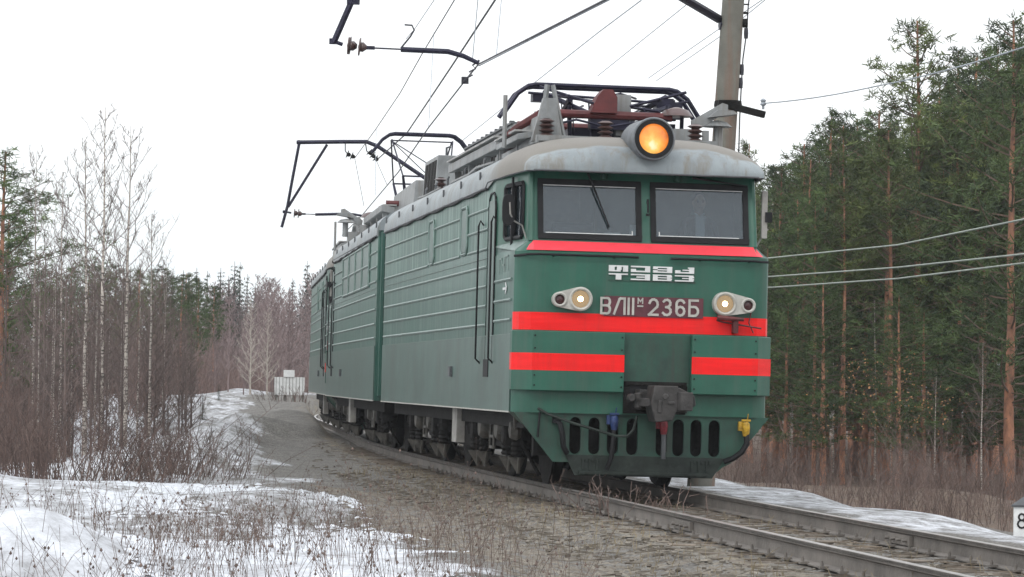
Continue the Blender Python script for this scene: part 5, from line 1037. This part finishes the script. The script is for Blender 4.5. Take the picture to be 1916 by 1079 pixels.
def mesh_of(mb, name, m_, smooth=False):
    o = mb.build(name, M[m_], None, smooth=smooth, fix=False); d = o.data
    if hasattr(mb, 'nl'): d.materials.append(M['limb']); d.polygons.foreach_set('material_index', [1]*mb.nl+[0]*(len(mb.f)-mb.nl)); d.update()
    bpy.data.objects.remove(o); return d
BV = []; 
for i in range(5):
    t_, c_ = bare_tree(10+i, 8, .058, nb=30+i*3, spread=.26+.02*(i % 3)); BV.append((8, mesh_of(t_, 'trunk', 'birchbark', True), mesh_of(c_, 'crown', 'twig')))
BD = []
for i in range(4):
    t_, c_ = bare_tree(30+i, 7, .05, nb=38, spread=.2, crown0=.12, tw=6, rmin=.0055); BD.append((7, mesh_of(t_, 'trunk', 'twig', True), mesh_of(c_, 'crown', 'twig')))
BP = []
for i in range(3):
    t_, c_ = bare_tree(50+i, 9, .07, nb=46, spread=.22, crown0=.2, tw=6, rmin=.010); BP.append((9, mesh_of(t_, 'trunk', 'twig_hazed', True), mesh_of(c_, 'crown', 'twig_hazed')))
t_, c_ = bare_tree(70, 8, .07, nb=52, spread=.24, crown0=.12, tw=3, rmin=.009); BW = [(8, mesh_of(t_, 'trunk', 'twigw', True), mesh_of(c_, 'crown', 'twigw'))]
PV = []
for i in range(8):
    t_, c_ = pine_tree(90+i, 11, .125 if i < 6 else .095, cb=(.30, .38, .2, .28, .42, .34, .60, .55)[i], width=(2.1, 1.8, 2.4, 2.0, 1.6, 2.2, 1.6, 1.9)[i])
    PV.append((11, mesh_of(t_, 'trunk', 'pinebark', True), mesh_of(c_, 'crown', 'needle' if i % 3 else 'needle2')))
SV = []
for i in range(3):
    t_, c_ = spruce_tree(120+i, 9, (1.3, 1.05, 1.5)[i]); SV.append((9, mesh_of(t_, 'trunk', 'twig', True), mesh_of(c_, 'crown', 'spruce')))
def plant(var, U, D, vtop, name, label, cat, group=None, rot=None, wide=1., wmin=.0, gz=None):
    g = ground_at(U, D); h = max(.6, at(U, vtop, D)[2]-g.z+.1); s = h/var[0]
    r_ = empty(name, (g.x, g.y, g.z-.1), label, cat, group); r_.rotation_euler = (0, 0, rnd.uniform(0, 6.28) if rot is None else rot); sx = max(s, wmin)*wide; r_.scale = (sx, sx, s)
    names = ('trunk', 'crown')
    for n_, d_ in zip(names, var[1:]): o = bpy.data.objects.new(n_, d_); COL.objects.link(o); o.parent = r_
    return r_
rnd = random.Random(77)
# right: pine forest
def topline(u): return float(np.interp(u, [1380, 1425, 1450, 1490, 1540, 1590, 1630, 1680, 1720, 1770, 1800, 1850, 1900, 2000], [285, 300, 300, 262, 222, 215, 225, 200, 185, 190, 150, 110, 60, 40]))
plant(PV[0], 1716, 84, 36, 'pine_tree', 'tallest pine with a thick orange trunk, in front of the forest on the right', 'pine', 'pines right of the train', 1.0, 1.05)
plant(PV[4], 1788, 100, 92, 'pine_tree', 'narrow pointed pine top rising between the tallest pine and the dense right edge', 'pine', 'pines right of the train', 2, .7)
plant(PV[1], 1546, 88, 208, 'pine_tree', 'slender pine with a rounded open top left of the tallest pine', 'pine', 'pines right of the train', 3, 1)
plant(PV[2], 1890, 74, 36, 'pine_tree', 'broad dense pine at the right edge of the view', 'pine', 'pines right of the train', .4, 1.1)
plant(PV[3], 1393, 110, 268, 'pine_tree', 'small pine top just visible between the cab roof and the concrete mast', 'pine', 'pines right of the train', .4, .8)
lb = 'orange-trunked pine with bushy green crown in the forest right of the train'
for i in range(15):
    u = 1445+i*34+rnd.uniform(-12, 12)
    plant(PV[rnd.randrange(6)], u, rnd.uniform(84, 98), topline(u)+rnd.uniform(5, 60)+(70 if i % 2 else 0), 'pine_tree', lb, 'pine', 'pines right of the train', None, rnd.uniform(.85, 1.1))
for i in range(44):
    u = 1380+i*15+rnd.uniform(-12, 12)
    plant(PV[rnd.randrange(6)], u, rnd.uniform(100, 150), topline(u)+rnd.uniform(10, 130), 'pine_tree', lb, 'pine', 'pines right of the train', None, rnd.uniform(.9, 1.2))
for i in range(17):
    u = 1455+i*28+rnd.uniform(-16, 16)
    plant(PV[6+i % 2], u, rnd.uniform(76, 104), topline(u)+rnd.uniform(15, 130), 'pine_tree', 'pine with a long bare orange trunk below a high crown, right of the train', 'pine', 'bare-stemmed pines right of the train', None, rnd.uniform(.8, 1.15))
for i in range(16):
    u = 1440+i*33+rnd.uniform(-14, 14)
    plant(PV[2], u, rnd.uniform(72, 94), rnd.uniform(440, 640), 'pine_tree', 'low bushy young pine between the taller trunks right of the train', 'pine', 'young pines in the right forest', None, rnd.uniform(1.2, 1.7))
for u, D, v in ((1638, 80, 560), (1750, 74, 690), (1560, 85, 600), (1838, 70, 640), (1480, 85, 640), (1600, 88, 560), (1668, 76, 690), (1690, 90, 600)):
    plant(BV[rnd.randrange(5)], u, D, v, 'birch_tree', 'thin white-stemmed young birch under the pines right of the train', 'birch', 'young birches under the right pines')
for u, D, v in ((1755, 96, 150), (1822, 90, 105), (1862, 94, 88), (1935, 84, 50), (1640, 95, 205), (1500, 95, 268), (1600, 99, 222)):
    plant(PV[2 if u % 2 else 5], u, D, v, 'pine_tree', lb, 'pine', 'pines right of the train', None, 1.25)
# left: birches and saplings
plant(BV[0], 191, 62, 198, 'birch_tree', 'tallest bare birch with a white trunk, second prominent one from the left', 'birch', 'tall bare birches on the left', 0, 1.0)
plant(BV[1], 236, 58, 232, 'birch_tree', 'tall bare birch with a white trunk, rightmost of the prominent pair', 'birch', 'tall bare birches on the left', 1, 1.0)
plant(BV[2], 158, 66, 262, 'birch_tree', 'tall bare birch with a forked crown just left of the prominent pair', 'birch', 'tall bare birches on the left', 2, 1.0)
plant(BV[3], 62, 68, 278, 'birch_tree', 'thin bare birch beside the dark pine at the left edge', 'birch', 'tall bare birches on the left', 2, .8)
plant(BV[4], 112, 70, 320, 'birch_tree', 'twiggy bare birch between the left-edge pine and the tall birches', 'birch', 'tall bare birches on the left', 2, .9)
plant(BV[3], 280, 64, 400, 'birch_tree', 'shorter bare birch just right of the prominent pair', 'birch', 'tall bare birches on the left', 4, 1)
plant(PV[5], 12, 78, 400, 'pine_tree', 'lower dark pine just right of the one cut off by the left edge', 'pine', None, 1.0, 1.3)
pl_ = plant(PV[2], -6, 72, 282, 'pine_tree', 'dark pine cut off by the left edge of the view', 'pine', None, 2.2, 1.45)
for i in range(20):
    u = rnd.uniform(-40, 330); plant(BV[rnd.randrange(5)], u, rnd.uniform(60, 84), rnd.uniform(450, 560), 'birch_tree', 'slim young birch with a pale stem in the thicket on the left', 'birch', 'young birches in the left thicket', None, rnd.uniform(.7, 1.))
for i in range(54):
    u = rnd.uniform(-60, 380); D = rnd.uniform(55, 100); plant(BD[rnd.randrange(4)], u, D, (rnd.uniform(470, 610) if u < 250 else rnd.uniform(520, 650))+(u > 330)*50, 'bare_sapling', 'dark leafless sapling in the dense thicket on the left', 'sapling', 'saplings in the left thicket', None, rnd.uniform(1, 1.5))
for u, D, v in ((-70, 120, 480), (10, 125, 500), (70, 118, 505), (130, 125, 500), (190, 120, 498), (215, 130, 492), (255, 118, 498), (300, 125, 505), (335, 122, 512), (372, 130, 510), (398, 135, 540), (160, 140, 500), (280, 140, 508), (345, 150, 515)):
    plant(PV[rnd.randrange(6)], u, D, v+rnd.uniform(-6, 10), 'pine_tree', 'dark distant pine forming the hazy tree line behind the left thicket', 'pine', 'distant pines on the left', None, 1.3)
for u, D, v, wd_ in ((436, 185, 488, 1.3), (446, 190, 490, 1.1), (410, 180, 500, 1.3), (385, 185, 506, 1.2), (572, 200, 487, 1.0), (350, 170, 512, 1.2), (425, 175, 515, 1.3), (460, 200, 512, 1.1), (475, 205, 530, 1.3), (340, 160, 505, 1.4), (365, 165, 500, 1.4), (545, 210, 520, 1.2), (300, 160, 508, 1.4), (320, 175, 518, 1.3), (583, 205, 520, 1.2), (398, 170, 530, 1.4)):
    plant(SV[rnd.randrange(3)], u, D, v, 'spruce_tree', 'pointed dark spruce in the distant tree line left of the train', 'spruce', 'distant spruces left of the train', None, wd_)
for i in range(80):
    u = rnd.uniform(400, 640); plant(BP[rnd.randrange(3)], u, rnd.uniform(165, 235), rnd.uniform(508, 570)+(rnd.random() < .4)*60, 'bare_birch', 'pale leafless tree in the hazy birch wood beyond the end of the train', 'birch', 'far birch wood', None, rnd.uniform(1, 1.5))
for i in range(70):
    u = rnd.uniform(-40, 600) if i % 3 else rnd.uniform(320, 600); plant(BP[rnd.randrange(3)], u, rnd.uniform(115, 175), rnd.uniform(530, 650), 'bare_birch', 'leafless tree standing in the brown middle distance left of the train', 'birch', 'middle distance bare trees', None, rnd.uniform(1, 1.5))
plant(BW[0], 468, 112, 560, 'aspen_tree', 'pale ghostly bare aspen with spreading limbs, nearer to the left thicket', 'aspen', 'pale aspens by the white board', 1.3, 1.25)
plant(BW[0], 500, 114, 575, 'aspen_tree', 'pale bare aspen just left of the white board wall', 'aspen', 'pale aspens by the white board', 4.3, 1.1)
plant(SV[0], 380, 80, 738, 'young_spruce', 'little green conifer on the crest of the snowy bank', 'spruce', None, 0, 1.5); plant(SV[1], 410, 92, 752, 'young_spruce', 'tiny olive conifer just right of the little green one on the bank', 'spruce', None, 0, 1.5)

# brush: uncountable leafless stems
def brush(name, n, fn, m_, hr, label, seed, r_=.006, twigs=3, lean=.12):
    q = random.Random(seed); P = [fn(q) for _ in range(n)]; z = terrain([p[0] for p in P], [p[1] for p in P]); mb = MB()
    for (x_, y_), z_ in zip(P, z):
        h = q.uniform(*hr)*q.uniform(.5, 1)*hmod(x_, y_); a = Vector((x_, y_, z_-.03)); d = Vector((q.gauss(0, lean), q.gauss(0, lean), 1)); m1 = a+d*h*.55; d2 = d+Vector((q.gauss(0, lean*.8), q.gauss(0, lean*.8), 0)); t = m1+d2*h*.45
        mb.tube([a, m1, t], [r_, r_*.8, r_*.45], 3, False)
        for _ in range(twigs):
            f = q.uniform(.25, .9); s0 = a.lerp(m1, f/.55) if f < .55 else m1.lerp(t, (f-.55)/.45); u = Vector((q.gauss(0, .6), q.gauss(0, .6), q.uniform(.4, 1.2))).normalized(); mb.tube([s0, s0+u*h*q.uniform(.12, .3)], [r_*.6, r_*.35], 3, False)
    o = mb.build(name, M[m_], None, fix=False); tag(o, label, 'brush', kind='stuff'); return o
def clumpy(fn, f=1.0, p=1.0, seed=0):
    k = random.Random(seed); W_ = [(k.uniform(-1.6, 1.6)*f, k.uniform(-.9, .9)*f, k.uniform(0, 6.28)) for _ in range(5)]
    def g(q):
        while True:
            x_, y_ = fn(q); v = .5+sum(math.sin(a*x_+b*y_+c) for a, b, c in W_)/5
            if q.random() < max(.02, v)**p: return x_, y_
    return g
def hmod(x_, y_): return .72+.28*math.sin(x_*1.3+.7*y_)*math.sin(y_*.37+x_*.5+1)+.2*math.sin(x_*3.1+y_)
def region(u0, u1, d0, d1):
    def f(q):
        D = d0+(d1-d0)*q.random()**.9; p = at(q.uniform(u0, u1), 712, D); return p[0], p[1]
    return f
def noshoulder(fn, lo, hi):
    def f(q):
        while True:
            p = fn(q); s, o = track_so(p[0], p[1])
            if not (lo < o < hi): return p
    return f
brush('brush', 2600, clumpy(noshoulder(region(1330, 2000, 44, 92), -20, 4.6), .8, 2.4, 1), 'brushr', (.4, 2.0), 'reddish leafless undergrowth along the foot of the right forest', 1, .0055, 5, .26)
brush('brush', 3800, clumpy(noshoulder(region(-80, 560, 56, 110), -7.5, 30), .7, 1., 2), 'brushm', (.5, 3.2), 'dense brown leafless thicket on the left', 2, .007, 5, .18)
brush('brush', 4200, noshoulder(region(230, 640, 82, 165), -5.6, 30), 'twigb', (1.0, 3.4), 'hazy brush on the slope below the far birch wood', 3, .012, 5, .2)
brush('brush', 700, clumpy(noshoulder(region(-60, 330, 42, 62), -7, 30), .8, 2, 3), 'brushm', (.4, 1.7), 'thin brown stems standing in the snow at the edge of the left thicket', 4, .006)
def shrubs(name, cx, D, n, h, wd_, m_, label, seed):
    q = random.Random(seed); g = ground_at(cx, D); mb = MB()
    for _ in range(n):
        a = g+Vector((q.gauss(0, wd_), q.gauss(0, wd_), 0)); a.z = tz(a.x, a.y)-.03; d = Vector(((a.x-g.x)*.5+q.gauss(0, .25), q.gauss(0, .25), 1)); hh_ = h*q.uniform(.5, 1.1)
        p = [a, a+d*hh_*.5, a+(d+Vector((q.gauss(0, .15), q.gauss(0, .15), 0)))*hh_]; mb.tube(p, [.007, .005, .003], 3, False)
        for _ in range(4): f = q.uniform(.3, 1); s0 = p[0].lerp(p[2], f); mb.tube([s0, s0+Vector((q.gauss(0, .5), q.gauss(0, .5), q.uniform(.3, 1)))*hh_*.22], [.004, .0025], 3, False)
    o = mb.build(name, M[m_], None, fix=False); o.data.transform(Matrix.Translation(-g)); o.location = g; tag(o, label, 'shrub'); return o
shrubs('bare_shrub', 345, 47, 120, .8, .5, 'twig', 'bushy dark leafless shrub on the snow at the crest of the bank', 3)
shrubs('bare_shrub', 285, 44, 90, .8, .45, 'brushm', 'brown leafless shrub on the snow left of the dark bushy one', 4)
shrubs('bare_shrub', 120, 44, 170, 1.3, .7, 'brushm', 'tall reddish leafless shrub behind the snow mound on the left', 5)
shrubs('bare_shrub', 545, 92, 60, .5, .5, 'brushm', 'low brown twiggy shrub at the foot of the white board wall', 9)
shrubs('bare_shrub', 1170, 34.5, 40, .42, .4, 'brushr', 'sparse dry twigs standing before the rail under the front of the locomotive', 6)
# loose stones, bark and ice crumbs on the gravel path and the snow: uncountable
for nm, mm, n_, sd, lb in (('path_gravel', 'chips', 9000, 31, 'small stones and debris lying on the gravel path left of the rails'), ('ice_crumbs', 'ice', 5200, 32, 'crumbs of old ice and snow scattered over the path and verge')):
    q = random.Random(sd); P = []
    while len(P) < n_:
        s = q.uniform(-20, 6); o = -q.uniform(1.5, 6.5 if nm == 'ice_crumbs' else 3.5)
        if nm == 'ice_crumbs' and (-3.3 < o or s > 16 or math.sin(s*1.1+o*2)+math.sin(o*1.7-s*.4)+q.gauss(0, .5) < .4): continue
        p = arc(s, o, 0); P.append((p[0], p[1]))
    z = terrain([p[0] for p in P], [p[1] for p in P]); mb = MB()
    for (x_, y_), z_ in zip(P, z):
        r_ = q.uniform(.008, .03)*(1.5 if nm == 'ice_crumbs' else 1); mb.add([(x_+r_*q.uniform(-1.3, 1.3)+dx*r_*1.6, y_+dy*r_, z_-.004+dz*r_*.7) for dx, dy, dz in ((-1, -1, 0), (1, -1, 0), (1, 1, 0), (-1, 1, 0), (0, 0, 1))], [(0, 1, 4), (1, 2, 4), (2, 3, 4), (3, 0, 4)])
    tag(mb.build(nm, M[mm], None, fix=False), lb, 'gravel', kind='stuff')
# a few withered leaves still hanging in the undergrowth on the right
q = random.Random(41); mb = MB()
for cu, cv, su, sv, n_ in ((1610, 705, 30, 28, 150), (1690, 690, 14, 20, 60), (1740, 755, 35, 25, 120), (1660, 780, 60, 30, 120), (1560, 800, 60, 25, 90)):
    D = q.uniform(66, 74)
    for _ in range(n_):
        c0 = V3(at(q.gauss(cu, su), q.gauss(cv, sv), D+q.gauss(0, 1.2))); a = Vector((q.gauss(0, 1), q.gauss(0, 1), q.gauss(0, 1))).normalized()*q.uniform(.018, .035); b = a.cross(Vector((q.gauss(0, 1), q.gauss(0, 1), 1))).normalized()*a.length*.6
        mb.add([c0-a, c0-b, c0+a, c0+b], [(0, 1, 2, 3)])
tag(mb.build('withered_leaves', M['oakleaf'], None, fix=False), 'small withered orange leaves hanging in the undergrowth below the right pines', 'leaves', kind='stuff')
# dry weeds of the foreground
def weeds(n, fn, hr, seed, m_, label, r_=.0023, heads=True):
    q = random.Random(seed); P = [fn(q) for _ in range(n)]; z = terrain([p[0] for p in P], [p[1] for p in P]); mb = MB()
    for (x_, y_), z_ in zip(P, z):
        h = q.uniform(*hr)*(q.uniform(.5, 1)); a = Vector((x_, y_, z_-.02)); lx, ly = q.gauss(0, .32), q.gauss(0, .32); pts = [a+Vector((lx*f*f*h+q.gauss(0, .004), ly*f*f*h, f*h)) for f in (0, .35, .7, 1)]
        mb.tube(pts, [r_, r_*.9, r_*.7, r_*.4], 3, False)
        for _ in range(q.randint(1, 5)):
            f = q.uniform(.3, .95); i = min(2, int(f*3)); s0 = pts[i].lerp(pts[i+1], f*3-i); az = q.uniform(0, 6.28); e_ = s0+Vector((math.cos(az)*.5, math.sin(az)*.5, q.uniform(.35, .9)))*h*q.uniform(.1, .28); mb.tube([s0, e_], [r_*.55, r_*.4], 3, False)
            if heads and q.random() < .55:
                s_ = q.uniform(.004, .011)
                mb.add([e_+Vector(v)*s_ for v in ((1, 0, 0), (-1, 0, 0), (0, 1, 0), (0, -1, 0), (0, 0, 1.6), (0, 0, -1))], [(0, 2, 4), (2, 1, 4), (1, 3, 4), (3, 0, 4), (2, 0, 5), (1, 2, 5), (3, 1, 5), (0, 3, 5)])
    o = mb.build('dry_weeds', M[m_], None, fix=False); tag(o, label, 'weeds', kind='stuff')
weeds(560, clumpy(noshoulder(region(-40, 1000, 20, 36), -3.0, 30), 1.6, 2.2, 4), (.25, .75), 21, 'weed', 'thin dark dry weed stalks with seed heads over the snow in the foreground')
weeds(430, clumpy(noshoulder(region(-20, 1100, 13, 24), -2.8, 30), 2, 1.3, 5), (.45, 1.15), 22, 'weed', 'tall near weed stalks along the bottom of the view', .0021)
weeds(260, clumpy(noshoulder(region(200, 900, 36, 56), -3.7, 30), 1.2, 2, 6), (.2, .6), 23, 'weed', 'short dark weed stalks farther along the snowy verge', .003)
def straws(q):
    s = q.uniform(-24, 16); o = q.gauss(-1.75, .4) if q.random() < .75 else q.uniform(-.6, .6); p = arc(s, o, 0); return p[0], p[1]
weeds(1500, straws, (.04, .2), 24, 'straw', 'short straw-coloured dry grass along the ballast', .003, False)

# haze that pales the far woods
def haze():
    zc = 16; x0, x1, y0, y1 = -120, 150, -45, 245
    o = MB().bb(x0, x1, y0, y1, -6, zc).build('haze', bpy.data.materials.new('haze_air')); m = o.data.materials[0]; m.use_nodes = True; t = m.node_tree; t.nodes.clear()
    v = t.nodes.new('ShaderNodeVolumePrincipled'); v.inputs['Color'].default_value = (.86, .89, .93, 1); v.inputs['Density'].default_value = .00038; v.inputs['Anisotropy'].default_value = .2
    u = t.nodes.new('ShaderNodeOutputMaterial'); t.links.new(v.outputs[0], u.inputs['Volume']); tag(o, kind='stuff')
haze()
